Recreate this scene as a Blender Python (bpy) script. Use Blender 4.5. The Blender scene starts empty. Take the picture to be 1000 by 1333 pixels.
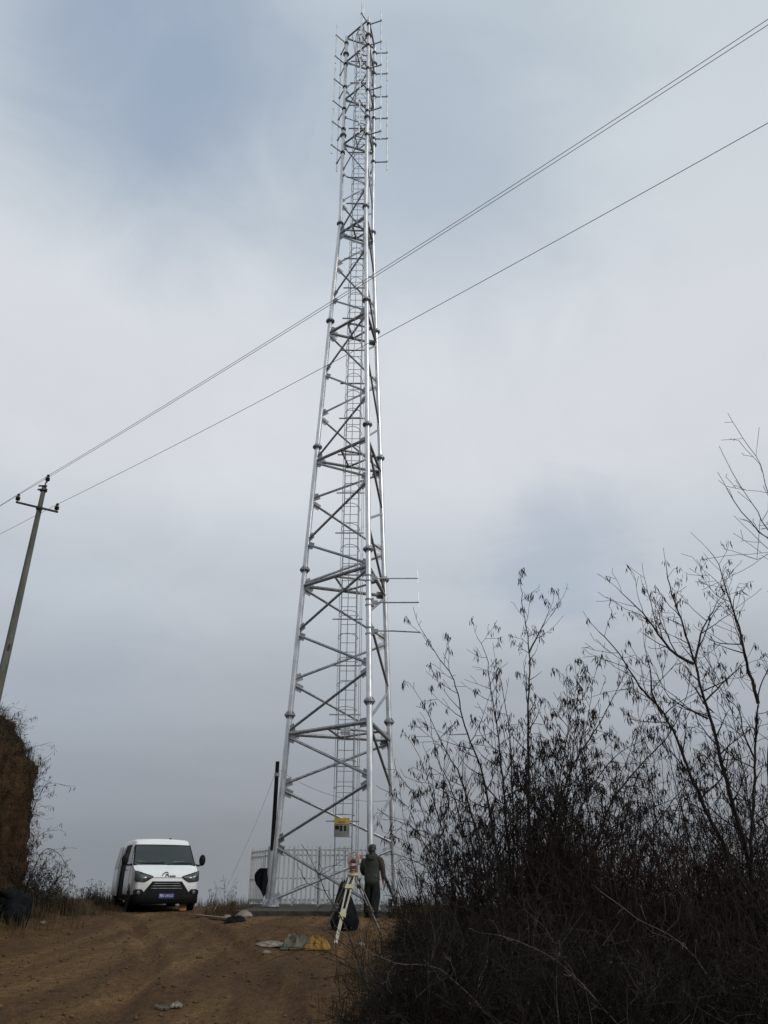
import bpy, math, random
import numpy as np
from mathutils import Vector, Matrix

random.seed(7)
rng = np.random.default_rng(11)
scene = bpy.context.scene
C = scene.collection
R = math.radians

# ------------------------------------------------------------------ camera
EYE = 1.55
cam_d = bpy.data.cameras.new('camera')
cam_d.sensor_fit = 'VERTICAL'; cam_d.sensor_height = 36.0
cam_d.lens = 1017.325 / 1333.0 * 36.0
cam_d.clip_start = 0.1; cam_d.clip_end = 20000
cam = bpy.data.objects.new('camera', cam_d); C.objects.link(cam)
cam.matrix_world = (Matrix.Translation((0, 0, EYE)) @ Matrix.Rotation(R(90 + 25.2417), 4, 'X')
                    @ Matrix.Rotation(R(0.22435), 4, 'Z'))
scene.camera = cam

# ------------------------------------------------------------------ sky and sun (thin overcast)
SUN_EL, SUN_AZ = R(32), math.atan2(0.80, -0.60)          # behind the viewer, to the right
world = bpy.data.worlds.new('World'); scene.world = world
world.use_nodes = True
nt = world.node_tree; nt.nodes.clear()
def N(tree, typ, **kw):
    n = tree.nodes.new(typ)
    for k, v in kw.items(): setattr(n, k, v)
    return n
def math_n(tree, op, a, b=None, c=None, clamp=False):
    n = N(tree, 'ShaderNodeMath', operation=op, use_clamp=clamp)
    for i, s in enumerate((a, b, c)):
        if s is None: continue
        if isinstance(s, (int, float)): n.inputs[i].default_value = s
        else: tree.links.new(s, n.inputs[i])
    return n.outputs[0]
out = N(nt, 'ShaderNodeOutputWorld'); bg = N(nt, 'ShaderNodeBackground')
bg.inputs['Strength'].default_value = 0.10
sky = N(nt, 'ShaderNodeTexSky', sky_type='NISHITA', sun_disc=False)
sky.sun_elevation = SUN_EL; sky.sun_rotation = SUN_AZ
sky.air_density = 1.0; sky.dust_density = 3.0; sky.ozone_density = 1.5
tc = N(nt, 'ShaderNodeTexCoord')
sep = N(nt, 'ShaderNodeSeparateXYZ'); nt.links.new(tc.outputs['Generated'], sep.inputs[0])
# overcast layer: radiance by elevation
ramp = N(nt, 'ShaderNodeValToRGB'); cr = ramp.color_ramp; cr.interpolation = 'EASE'
def lin(r, g, b):
    f = lambda c: (c / 255 / 12.92) if c / 255 <= 0.04045 else ((c / 255 + 0.055) / 1.055) ** 2.4
    return (f(r), f(g), f(b))
SKY = [(0.0, (132, 137, 143)), (0.12, (132, 137, 143)), (0.19, (146, 151, 158)), (0.28, (163, 169, 177)), (0.40, (184, 191, 199)),
       (0.53, (205, 209, 215)), (0.64, (206, 210, 216)), (0.76, (196, 204, 210)), (0.90, (190, 200, 206)), (1.0, (190, 200, 206))]
while len(cr.elements) < len(SKY): cr.elements.new(0.5)
for e, (p, c) in zip(cr.elements, SKY):
    e.position = p; l = lin(*c); e.color = (l[0], l[1], l[2], 1)
el = math_n(nt, 'MULTIPLY_ADD', sep.outputs['Z'], 0.9, 0.1, clamp=True)
nt.links.new(el, ramp.inputs[0])
# cloud texture, laid out on a cloud deck so that it flattens towards the horizon
den = math_n(nt, 'ADD', math_n(nt, 'MAXIMUM', sep.outputs['Z'], 0.0), 0.28)
vx = math_n(nt, 'DIVIDE', sep.outputs['X'], den); vy = math_n(nt, 'DIVIDE', sep.outputs['Y'], den)
comb = N(nt, 'ShaderNodeCombineXYZ'); nt.links.new(vx, comb.inputs[0]); nt.links.new(vy, comb.inputs[1])
def noise(tree, vec, scale, detail=4, rough=0.5, dist=0.0):
    n = N(tree, 'ShaderNodeTexNoise'); n.inputs['Scale'].default_value = scale
    n.inputs['Detail'].default_value = detail; n.inputs['Roughness'].default_value = rough
    n.inputs['Distortion'].default_value = dist
    if vec is not None: tree.links.new(vec, n.inputs['Vector'])
    return n.outputs['Fac']
n1 = noise(nt, comb.outputs[0], 1.6, 5, 0.5, 0.6)
n2 = noise(nt, comb.outputs[0], 5.0, 7, 0.6, 0.9)
var = math_n(nt, 'ADD', math_n(nt, 'MULTIPLY', n1, 0.20), math_n(nt, 'MULTIPLY', n2, 0.10))
gain = math_n(nt, 'MULTIPLY', math_n(nt, 'ADD', var, 0.945), 10.0)
# thin spots of the cloud deck where blue shows
def spot(d, r_in, r_out):
    dp = N(nt, 'ShaderNodeVectorMath', operation='DOT_PRODUCT')
    v = Vector(d).normalized(); dp.inputs[1].default_value = v
    nt.links.new(tc.outputs['Generated'], dp.inputs[0])
    ang = math_n(nt, 'ARCCOSINE', dp.outputs['Value'])
    ang = math_n(nt, 'ADD', ang, math_n(nt, 'MULTIPLY', math_n(nt, 'SUBTRACT', n1, 0.5), 0.3))
    ang = math_n(nt, 'ADD', ang, math_n(nt, 'MULTIPLY', math_n(nt, 'SUBTRACT', n2, 0.5), 0.16))
    m = N(nt, 'ShaderNodeMapRange', interpolation_type='SMOOTHSTEP')
    m.inputs['From Min'].default_value = r_out; m.inputs['From Max'].default_value = r_in
    nt.links.new(ang, m.inputs['Value'])
    return m.outputs[0]
s1 = spot((-0.225, 0.555, 0.80), 0.0, 0.30)
s2 = spot((0.218, 0.906, 0.352), 0.0, 0.125)
s3 = spot((0.03, 0.63, 0.77), 0.0, 0.34)
s4 = spot((-0.36, 0.90, 0.19), 0.0, 0.22)
gen = N(nt, 'ShaderNodeMapRange', interpolation_type='SMOOTHSTEP')
gen.inputs['From Min'].default_value = 0.60; gen.inputs['From Max'].default_value = 0.85
nt.links.new(n1, gen.inputs['Value'])
mask = math_n(nt, 'MULTIPLY', s1, 0.80)
mask = math_n(nt, 'MAXIMUM', mask, math_n(nt, 'MULTIPLY', s2, 0.32))
mask = math_n(nt, 'MAXIMUM', mask, math_n(nt, 'MULTIPLY', s3, 0.5))
mask = math_n(nt, 'MAXIMUM', mask, math_n(nt, 'MULTIPLY', s4, 0.16))
mask = math_n(nt, 'MAXIMUM', mask, math_n(nt, 'MULTIPLY', gen.outputs[0], 0.4))
cloud = N(nt, 'ShaderNodeVectorMath', operation='SCALE')
nt.links.new(ramp.outputs['Color'], cloud.inputs[0]); nt.links.new(gain, cloud.inputs['Scale'])
# the blue above the deck, dimmed and greyed by the veil of mist in front of it
veil = N(nt, 'ShaderNodeMix', data_type='RGBA'); veil.inputs['Factor'].default_value = 0.7
nt.links.new(sky.outputs[0], veil.inputs['A']); veil.inputs['B'].default_value = (3.5, 4.5, 6.1, 1)
mix = N(nt, 'ShaderNodeMix', data_type='RGBA')
nt.links.new(mask, mix.inputs['Factor'])
nt.links.new(cloud.outputs[0], mix.inputs['A']); nt.links.new(veil.outputs['Result'], mix.inputs['B'])
nt.links.new(mix.outputs['Result'], bg.inputs['Color']); nt.links.new(bg.outputs[0], out.inputs[0])

sun_d = bpy.data.lights.new('sun', 'SUN'); sun_d.energy = 1.5; sun_d.angle = R(14); sun_d.color = (1.0, 0.96, 0.90)
sun = bpy.data.objects.new('sun', sun_d); C.objects.link(sun)
sdir = Vector((math.sin(SUN_AZ) * math.cos(SUN_EL), math.cos(SUN_AZ) * math.cos(SUN_EL), math.sin(SUN_EL)))
sun.rotation_euler = (-sdir).to_track_quat('-Z', 'Y').to_euler()
sun.location = sdir * 60

vs = scene.view_settings
vs.view_transform = 'Standard'; vs.look = 'None'; vs.exposure = 0.0; vs.gamma = 1.0
try: vs.use_curve_mapping = False
except Exception: pass

# ------------------------------------------------------------------ helpers
def tag(o, label=None, cat=None, group=None, kind=None):
    if label: o['label'] = label
    if cat: o['category'] = cat
    if group: o['group'] = group
    if kind: o['kind'] = kind
    return o
def thing(name, label, cat, loc=(0, 0, 0), rz=0.0, group=None):
    o = bpy.data.objects.new(name, None); C.objects.link(o)
    o.empty_display_size = 0.2
    o.location = loc; o.rotation_euler = (0, 0, rz)
    return tag(o, label, cat, group)
def copy_tree(o, parent=None):
    c = o.copy(); C.objects.link(c)
    c.parent = parent
    for ch in list(o.children): copy_tree(ch, c)
    return c
def basis(d):
    d = d.normalized()
    a = Vector((0, 0, 1)) if abs(d.z) < 0.9 else Vector((1, 0, 0))
    u = d.cross(a).normalized(); v = d.cross(u).normalized()
    return u, v
class MB:
    def __init__(self): self.v = []; self.f = []
    def add(self, vs, fs):
        b = len(self.v); self.v += [tuple(p) for p in vs]; self.f += [tuple(i + b for i in q) for q in fs]
    def box(self, c, s, rot=None):
        hx, hy, hz = s[0] / 2, s[1] / 2, s[2] / 2
        p = [Vector((x, y, z)) for x in (-hx, hx) for y in (-hy, hy) for z in (-hz, hz)]
        if rot is not None: p = [rot @ q for q in p]
        c = Vector(c)
        self.add([q + c for q in p], [(0, 1, 3, 2), (4, 6, 7, 5), (0, 4, 5, 1), (2, 3, 7, 6), (0, 2, 6, 4), (1, 5, 7, 3)])
        return self
    def bar(self, p0, p1, w, t, up=None):            # rectangular bar between two points
        p0, p1 = Vector(p0), Vector(p1); d = (p1 - p0)
        u, v = basis(d)
        if up is not None:
            u = d.normalized().cross(Vector(up)).normalized(); v = u.cross(d.normalized())
        q = []
        for p in (p0, p1):
            q += [p + u * w / 2 + v * t / 2, p - u * w / 2 + v * t / 2, p - u * w / 2 - v * t / 2, p + u * w / 2 - v * t / 2]
        self.add(q, [(0, 1, 2, 3), (7, 6, 5, 4), (0, 4, 5, 1), (1, 5, 6, 2), (2, 6, 7, 3), (3, 7, 4, 0)])
        return self
    def poly(self, pts, rad, n=8, cap=True):
        pts = [Vector(p) for p in pts]; m = len(pts)
        if isinstance(rad, (int, float)): rad = [rad] * m
        vs = []; fs = []
        d0 = pts[1] - pts[0]; u, v = basis(d0)
        for i, p in enumerate(pts):
            d = (pts[min(i + 1, m - 1)] - pts[max(i - 1, 0)])
            if d.length < 1e-9: d = d0
            d.normalize()
            u = (u - d * u.dot(d))
            u = u.normalized() if u.length > 1e-6 else basis(d)[0]
            v = d.cross(u)
            for k in range(n):
                a = 2 * math.pi * k / n
                vs.append(p + (u * math.cos(a) + v * math.sin(a)) * rad[i])
        for i in range(m - 1):
            for k in range(n):
                k2 = (k + 1) % n
                fs.append((i * n + k, i * n + k2, (i + 1) * n + k2, (i + 1) * n + k))
        if cap:
            fs.append(tuple(range(n - 1, -1, -1))); fs.append(tuple((m - 1) * n + k for k in range(n)))
        self.add(vs, fs); return self
    def tube(self, p0, p1, r0, r1=None, n=8, cap=True):
        return self.poly([p0, p1], [r0, r0 if r1 is None else r1], n, cap)
    def lathe(self, c, prof, n=16, axis='z', cap=True):
        c = Vector(c); vs = []; fs = []; m = len(prof)
        for (r, h) in prof:
            for k in range(n):
                a = 2 * math.pi * k / n; x, y = r * math.cos(a), r * math.sin(a)
                p = Vector((x, y, h)) if axis == 'z' else (Vector((h, x, y)) if axis == 'x' else Vector((x, h, y)))
                vs.append(c + p)
        for i in range(m - 1):
            for k in range(n):
                k2 = (k + 1) % n; fs.append((i * n + k, i * n + k2, (i + 1) * n + k2, (i + 1) * n + k))
        if cap: fs.append(tuple(range(n - 1, -1, -1))); fs.append(tuple((m - 1) * n + k for k in range(n)))
        self.add(vs, fs); return self
    def ball(self, c, r, n=10, m=7):
        if isinstance(r, (int, float)): r = (r, r, r)
        c = Vector(c); vs = []; fs = []
        for i in range(m + 1):
            t = math.pi * i / m
            for k in range(n):
                a = 2 * math.pi * k / n
                vs.append(c + Vector((r[0] * math.sin(t) * math.cos(a), r[1] * math.sin(t) * math.sin(a), r[2] * math.cos(t))))
        for i in range(m):
            for k in range(n):
                k2 = (k + 1) % n; fs.append((i * n + k, (i + 1) * n + k, (i + 1) * n + k2, i * n + k2))
        self.add(vs, fs); return self
    def prism(self, outline, y0, y1):                # outline in x,z ; extruded along y
        n = len(outline)
        vs = [(x, y0, z) for x, z in outline] + [(x, y1, z) for x, z in outline]
        fs = [tuple(range(n)), tuple(range(2 * n - 1, n - 1, -1))] + [(i, n + i, n + (i + 1) % n, (i + 1) % n) for i in range(n)]
        self.add(vs, fs); return self
    def build(self, name, m, parent=None, smooth=True, angle=40, loc=None):
        me = bpy.data.meshes.new(name); me.from_pydata(self.v, [], self.f)
        me.validate(); me.update()
        if smooth:
            me.polygons.foreach_set('use_smooth', [True] * len(me.polygons))
            try: me.set_sharp_from_angle(angle=R(angle))
            except Exception: pass
        me.materials.append(m)
        o = bpy.data.objects.new(name, me); C.objects.link(o)
        if parent: o.parent = parent
        if loc is not None: o.location = loc
        return o
def obj_np(name, V, F, m, parent=None, smooth=False):      # V (n,3), F (k,4 or 3)
    me = bpy.data.meshes.new(name)
    V = np.ascontiguousarray(V, dtype=np.float32); F = np.ascontiguousarray(F, dtype=np.int32)
    k = F.shape[1]
    me.vertices.add(len(V)); me.vertices.foreach_set('co', V.ravel())
    me.loops.add(F.size); me.loops.foreach_set('vertex_index', F.ravel())
    me.polygons.add(len(F)); me.polygons.foreach_set('loop_start', np.arange(0, F.size, k, dtype=np.int32))
    me.polygons.foreach_set('loop_total', np.full(len(F), k, dtype=np.int32))
    if smooth: me.polygons.foreach_set('use_smooth', np.ones(len(F), dtype=bool))
    me.update(calc_edges=True)
    me.materials.append(m)
    o = bpy.data.objects.new(name, me); C.objects.link(o)
    if parent: o.parent = parent
    return o
def segs_mesh(S, n=3):                                     # S rows: p0(3) p1(3) r0 r1
    S = np.asarray(S, dtype=np.float64)
    p0, p1, r0, r1 = S[:, :3], S[:, 3:6], S[:, 6], S[:, 7]
    d = p1 - p0; d /= (np.linalg.norm(d, axis=1, keepdims=True) + 1e-9)
    a = np.where(np.abs(d[:, 2:3]) < 0.9, np.array([[0, 0, 1.0]]), np.array([[1.0, 0, 0]]))
    u = np.cross(d, a); u /= np.linalg.norm(u, axis=1, keepdims=True); v = np.cross(d, u)
    V = np.zeros((len(S), 2 * n, 3))
    for k in range(n):
        t = 2 * math.pi * k / n; w = u * math.cos(t) + v * math.sin(t)
        V[:, k] = p0 + w * r0[:, None]; V[:, n + k] = p1 + w * r1[:, None]
    F = np.array([[k, (k + 1) % n, n + (k + 1) % n, n + k] for k in range(n)])
    F = (F[None] + (np.arange(len(S)) * 2 * n)[:, None, None]).reshape(-1, 4)
    return V.reshape(-1, 3), F
# value noise
_tab = np.random.default_rng(3).random((64, 64, 64))
def vnoise(x, y, z=0.0):
    x, y, z = np.broadcast_arrays(np.asarray(x, float), np.asarray(y, float), np.asarray(z, float))
    xi, yi, zi = np.floor(x).astype(int), np.floor(y).astype(int), np.floor(z).astype(int)
    fx, fy, fz = x - xi, y - yi, z - zi
    s = lambda t: t * t * (3 - 2 * t)
    fx, fy, fz = s(fx), s(fy), s(fz); r = 0
    for i in (0, 1):
        for j in (0, 1):
            for k in (0, 1):
                r = r + _tab[(xi + i) % 64, (yi + j) % 64, (zi + k) % 64] * (fx if i else 1 - fx) * (fy if j else 1 - fy) * (fz if k else 1 - fz)
    return r - 0.5
def fbm(x, y, z=0.0, o=4):
    r = 0; a = 1.0; f = 1.0
    for i in range(o):
        r = r + a * vnoise(x * f + 17.3 * i, y * f + 5.1 * i, z * f); a *= 0.5; f *= 2.03
    return r

# ------------------------------------------------------------------ materials
def mat(name, c1, c2=None, rough=0.7, metal=0.0, scale=8.0, bump=0.0, bscale=None, spec=0.5, detail=5, lo=0.35, hi=0.65, stretch=None, coat=0.0, rv=0.0):
    m = bpy.data.materials.new(name); m.use_nodes = True
    t = m.node_tree; b = t.nodes['Principled BSDF']
    b.inputs['Roughness'].default_value = rough; b.inputs['Metallic'].default_value = metal
    b.inputs['Specular IOR Level'].default_value = spec
    if coat: b.inputs['Coat Weight'].default_value = coat; b.inputs['Coat Roughness'].default_value = 0.08
    vec = None
    tcn = N(t, 'ShaderNodeTexCoord'); vec = tcn.outputs['Object']
    if stretch:
        mp = N(t, 'ShaderNodeMapping'); mp.inputs['Scale'].default_value = stretch
        t.links.new(vec, mp.inputs['Vector']); vec = mp.outputs[0]
    if c2 is None: c2 = tuple(x * 0.8 for x in c1)
    f = noise(t, vec, scale, detail, 0.6, 0.2)
    rp = N(t, 'ShaderNodeValToRGB'); rp.color_ramp.elements[0].position = lo; rp.color_ramp.elements[1].position = hi
    rp.color_ramp.elements[0].color = (*c1, 1); rp.color_ramp.elements[1].color = (*c2, 1)
    t.links.new(f, rp.inputs[0]); t.links.new(rp.outputs[0], b.inputs['Base Color'])
    if rv:
        rr = math_n(t, 'MULTIPLY_ADD', f, rv, rough - rv / 2, clamp=True); t.links.new(rr, b.inputs['Roughness'])
    if bump:
        bn = N(t, 'ShaderNodeBump'); bn.inputs['Strength'].default_value = 1.0; bn.inputs['Distance'].default_value = bump
        t.links.new(noise(t, vec, bscale or scale * 3, 6, 0.6), bn.inputs['Height']); t.links.new(bn.outputs[0], b.inputs['Normal'])
    return m
def muddy_paint(m):
    t = m.node_tree; b = t.nodes['Principled BSDF']; src = b.inputs['Base Color'].links[0].from_socket
    tcn = N(t, 'ShaderNodeTexCoord'); sp = N(t, 'ShaderNodeSeparateXYZ'); t.links.new(tcn.outputs['Object'], sp.inputs[0])
    mr = N(t, 'ShaderNodeMapRange', interpolation_type='SMOOTHSTEP'); mr.inputs['From Min'].default_value = 1.0; mr.inputs['From Max'].default_value = 0.25
    t.links.new(sp.outputs['Z'], mr.inputs['Value'])
    n = noise(t, tcn.outputs['Object'], 6.0, 7, 0.7, 0.4)
    f = math_n(t, 'MULTIPLY', mr.outputs[0], math_n(t, 'MULTIPLY', n, 0.9), clamp=True)
    mx = N(t, 'ShaderNodeMix', data_type='RGBA'); t.links.new(f, mx.inputs['Factor']); t.links.new(src, mx.inputs['A'])
    mx.inputs['B'].default_value = (0.16, 0.115, 0.075, 1); t.links.new(mx.outputs['Result'], b.inputs['Base Color'])
    return m
def soil_mat():
    m = bpy.data.materials.new('loess_soil'); m.use_nodes = True
    t = m.node_tree; b = t.nodes['Principled BSDF']; b.inputs['Roughness'].default_value = 0.95
    b.inputs['Specular IOR Level'].default_value = 0.15
    vec = N(t, 'ShaderNodeTexCoord').outputs['Object']
    def ramp2(f, cols):
        rp = N(t, 'ShaderNodeValToRGB'); e = rp.color_ramp.elements
        while len(e) < len(cols): e.new(0.5)
        for x, (p, c) in zip(e, cols): x.position = p; x.color = (*c, 1)
        t.links.new(f, rp.inputs[0]); return rp.outputs[0]
    mp0 = N(t, 'ShaderNodeMapping'); mp0.inputs['Scale'].default_value = (1, 0.10, 1); mp0.inputs['Rotation'].default_value = (0, 0, R(-12)); t.links.new(vec, mp0.inputs[0])
    a = ramp2(noise(t, mp0.outputs[0], 0.9, 7, 0.68, 0.8), [(0.30, (0.055, 0.028, 0.012)), (0.5, (0.098, 0.053, 0.021)), (0.70, (0.172, 0.100, 0.041))])
    mp = N(t, 'ShaderNodeMapping'); mp.inputs['Scale'].default_value = (1, 0.55, 1); mp.inputs['Rotation'].default_value = (0, 0, R(-14))
    t.links.new(vec, mp.inputs[0])
    c = ramp2(noise(t, mp.outputs[0], 9.0, 9, 0.75, 0.3), [(0.36, (0.62, 0.60, 0.58)), (0.50, (1, 1, 1)), (0.64, (1.32, 1.30, 1.26))])
    mu = N(t, 'ShaderNodeMix', data_type='RGBA', blend_type='MULTIPLY'); mu.inputs['Factor'].default_value = 1.0
    t.links.new(a, mu.inputs['A']); t.links.new(c, mu.inputs['B'])
    d = ramp2(noise(t, vec, 38.0, 6, 0.75), [(0.40, (0.40, 0.40, 0.40)), (0.52, (1, 1, 1)), (0.66, (1.7, 1.66, 1.6))])
    mu2 = N(t, 'ShaderNodeMix', data_type='RGBA', blend_type='MULTIPLY'); mu2.inputs['Factor'].default_value = 0.85
    t.links.new(mu.outputs['Result'], mu2.inputs['A']); t.links.new(d, mu2.inputs['B'])
    # litter of dead grass in patches
    g = ramp2(noise(t, vec, 0.9, 7, 0.75, 1.0), [(0.55, (0, 0, 0)), (0.68, (1, 1, 1))])
    gm = N(t, 'ShaderNodeMix', data_type='RGBA'); t.links.new(math_n(t, 'MULTIPLY', g, 0.30), gm.inputs['Factor'])
    t.links.new(mu2.outputs['Result'], gm.inputs['A']); gm.inputs['B'].default_value = (0.11, 0.083, 0.046, 1)
    t.links.new(gm.outputs['Result'], b.inputs['Base Color'])
    bn = N(t, 'ShaderNodeBump'); bn.inputs['Distance'].default_value = 0.022; bn.inputs['Strength'].default_value = 1.0
    h = math_n(t, 'ADD', noise(t, vec, 9.0, 8, 0.7), math_n(t, 'MULTIPLY', noise(t, vec, 45.0, 6, 0.7), 0.8))
    t.links.new(h, bn.inputs['Height']); t.links.new(bn.outputs[0], b.inputs['Normal'])
    return m
M = dict(
    soil=soil_mat(),
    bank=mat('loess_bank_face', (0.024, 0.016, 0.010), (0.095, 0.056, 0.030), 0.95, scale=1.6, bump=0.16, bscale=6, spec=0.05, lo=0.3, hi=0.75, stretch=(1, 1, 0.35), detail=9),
    galv=mat('galvanised_steel', (0.44, 0.46, 0.49), (0.76, 0.78, 0.80), 0.40, 0.75, scale=5, bump=0.0012, bscale=60, stretch=(1, 1, 0.35), rv=0.3, lo=0.3, hi=0.7),
    galvd=mat('weathered_galvanised_steel', (0.20, 0.215, 0.235), (0.37, 0.39, 0.41), 0.5, 0.6, scale=9, bump=0.001, bscale=60, rv=0.2),
    concrete=mat('concrete', (0.032, 0.029, 0.024), (0.070, 0.062, 0.050), 0.9, scale=5, bump=0.01, bscale=40, spec=0.2),
    pole=mat('pole_concrete', (0.085, 0.085, 0.075), (0.15, 0.148, 0.13), 0.9, scale=4, bump=0.004, bscale=50, spec=0.2, stretch=(1, 1, 0.25)),
    iron=mat('dark_iron', (0.030, 0.032, 0.036), (0.060, 0.056, 0.054), 0.6, 0.3, scale=20),
    ceramic=mat('brown_glazed_ceramic', (0.018, 0.016, 0.018), (0.035, 0.028, 0.026), 0.3, scale=9),
    wire=mat('bare_aluminium_wire', (0.22, 0.225, 0.235), (0.30, 0.305, 0.315), 0.6, 0.2, scale=3),
    black=mat('black_plastic', (0.008, 0.008, 0.009), (0.015, 0.015, 0.017), 0.6, spec=0.12, scale=10, bump=0.002),
    cloth=mat('black_cloth', (0.006, 0.007, 0.008), (0.013, 0.014, 0.016), 0.95, scale=12, bump=0.006, bscale=60, spec=0.1),
    fence=mat('white_painted_steel', (0.36, 0.375, 0.375), (0.52, 0.53, 0.53), 0.5, scale=3, lo=0.3, hi=0.7, bump=0.001),
    white=muddy_paint(mat('white_car_paint', (0.74, 0.77, 0.77), (0.80, 0.82, 0.82), 0.28, scale=1.2, coat=0.5)),
    trim=mat('dark_bumper_plastic', (0.007, 0.007, 0.009), (0.013, 0.013, 0.014), 0.6, spec=0.08, scale=14, bump=0.001),
    glass=mat('tinted_glass', (0.010, 0.018, 0.020), (0.016, 0.026, 0.028), 0.06, scale=2, spec=0.6),
    lamp=mat('headlamp_lens', (0.020, 0.026, 0.028), (0.10, 0.115, 0.12), 0.22, 0.0, scale=9),
    chrome=mat('chrome_trim', (0.40, 0.41, 0.42), (0.50, 0.51, 0.52), 0.2, 0.9, scale=5),
    rubber=mat('tyre_rubber', (0.010, 0.010, 0.010), (0.030, 0.024, 0.018), 0.9, scale=12, bump=0.004, spec=0.2),
    blue=mat('blue_plate_paint', (0.010, 0.022, 0.14), (0.014, 0.030, 0.17), 0.4, scale=6),
    ink=mat('white_lettering', (0.55, 0.56, 0.58), (0.65, 0.66, 0.68), 0.5, scale=6),
    seat=mat('grey_seat_fabric', (0.020, 0.020, 0.022), (0.045, 0.045, 0.048), 0.95, scale=20, bump=0.003),
    bark=mat('grey_brown_bark', (0.016, 0.014, 0.013), (0.042, 0.037, 0.033), 0.9, scale=18, bump=0.004, bscale=60, spec=0.15, stretch=(1, 1, 0.3)),
    twig=mat('dark_twig_bark', (0.016, 0.013, 0.013), (0.034, 0.028, 0.026), 0.9, scale=6, spec=0.1),
    twigpale=mat('pale_grey_twig_bark', (0.085, 0.075, 0.068), (0.15, 0.13, 0.12), 0.85, scale=6, spec=0.15),
    twigred=mat('red_brown_cane_bark', (0.022, 0.0135, 0.012), (0.050, 0.030, 0.024), 0.85, scale=3, spec=0.15),
    bramble=mat('dead_bramble_stems', (0.010, 0.009, 0.008), (0.040, 0.034, 0.027), 0.95, scale=2.2, spec=0.05, lo=0.35, hi=0.72),
    canegrey=mat('grey_dead_cane', (0.040, 0.035, 0.030), (0.085, 0.075, 0.065), 0.9, scale=2.5, spec=0.1),
    pod=mat('dry_seed_pod', (0.014, 0.011, 0.010), (0.038, 0.029, 0.023), 0.8, scale=3, spec=0.15),
    grass=mat('dry_grass', (0.040, 0.029, 0.017), (0.095, 0.070, 0.039), 0.9, scale=1.5, spec=0.1),
    scrub=mat('dry_scrub_leaves', (0.030, 0.026, 0.016), (0.065, 0.050, 0.030), 0.9, scale=2, spec=0.1),
    stone=mat('pale_limestone', (0.13, 0.115, 0.095), (0.25, 0.225, 0.19), 0.9, scale=7, bump=0.01, spec=0.2),
    clod=mat('dry_clod', (0.070, 0.044, 0.026), (0.14, 0.092, 0.054), 0.95, scale=1.3, spec=0.1),
    jacket=mat('olive_jacket_fabric', (0.036, 0.040, 0.034), (0.058, 0.061, 0.052), 0.9, scale=9, bump=0.006, bscale=30, spec=0.2),
    jtrim=mat('brown_jacket_sleeve', (0.045, 0.036, 0.032), (0.070, 0.054, 0.048), 0.9, scale=9, bump=0.006, bscale=30, spec=0.2),
    trouser=mat('dark_trouser_fabric', (0.009, 0.011, 0.012), (0.017, 0.019, 0.021), 0.9, scale=9, bump=0.006, bscale=30, spec=0.2),
    skin=mat('skin', (0.30, 0.17, 0.115), (0.36, 0.21, 0.15), 0.55, scale=14),
    hair=mat('black_hair', (0.006, 0.006, 0.007), (0.014, 0.013, 0.013), 0.5, scale=40, bump=0.004),
    tripod=mat('pale_yellow_tripod_paint', (0.42, 0.40, 0.30), (0.54, 0.52, 0.42), 0.5, scale=7),
    tripody=mat('yellow_tripod_casting', (0.42, 0.40, 0.20), (0.50, 0.48, 0.27), 0.5, scale=7),
    tripodg=mat('grey_tripod_paint', (0.14, 0.145, 0.135), (0.22, 0.22, 0.205), 0.5, scale=7),
    tan=mat('tan_instrument_housing', (0.26, 0.185, 0.14), (0.36, 0.26, 0.20), 0.5, scale=12),
    reddark=mat('dark_red_plastic', (0.10, 0.030, 0.022), (0.15, 0.045, 0.033), 0.5, scale=12),
    yellow=mat('yellow_sign_paint', (0.36, 0.27, 0.030), (0.46, 0.36, 0.055), 0.5, scale=9),
    signgreen=mat('grey_green_sign_paint', (0.14, 0.16, 0.125), (0.20, 0.22, 0.17), 0.5, scale=9),
    red=mat('red_print', (0.36, 0.070, 0.030), (0.42, 0.10, 0.05), 0.5, scale=9),
    orange=mat('orange_plastic', (0.34, 0.12, 0.05), (0.42, 0.17, 0.07), 0.5, scale=8),
    ochre=mat('ochre_canvas', (0.16, 0.085, 0.012), (0.26, 0.145, 0.022), 0.8, scale=7, bump=0.005),
    greycloth=mat('grey_green_canvas', (0.045, 0.045, 0.032), (0.13, 0.125, 0.095), 0.9, scale=6, bump=0.006),
    paper=mat('white_paper', (0.13, 0.115, 0.09), (0.25, 0.23, 0.19), 0.8, scale=6),
    timber=mat('grey_timber', (0.115, 0.085, 0.058), (0.19, 0.15, 0.105), 0.85, scale=5, stretch=(0.2, 3, 3), bump=0.003),
)

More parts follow.
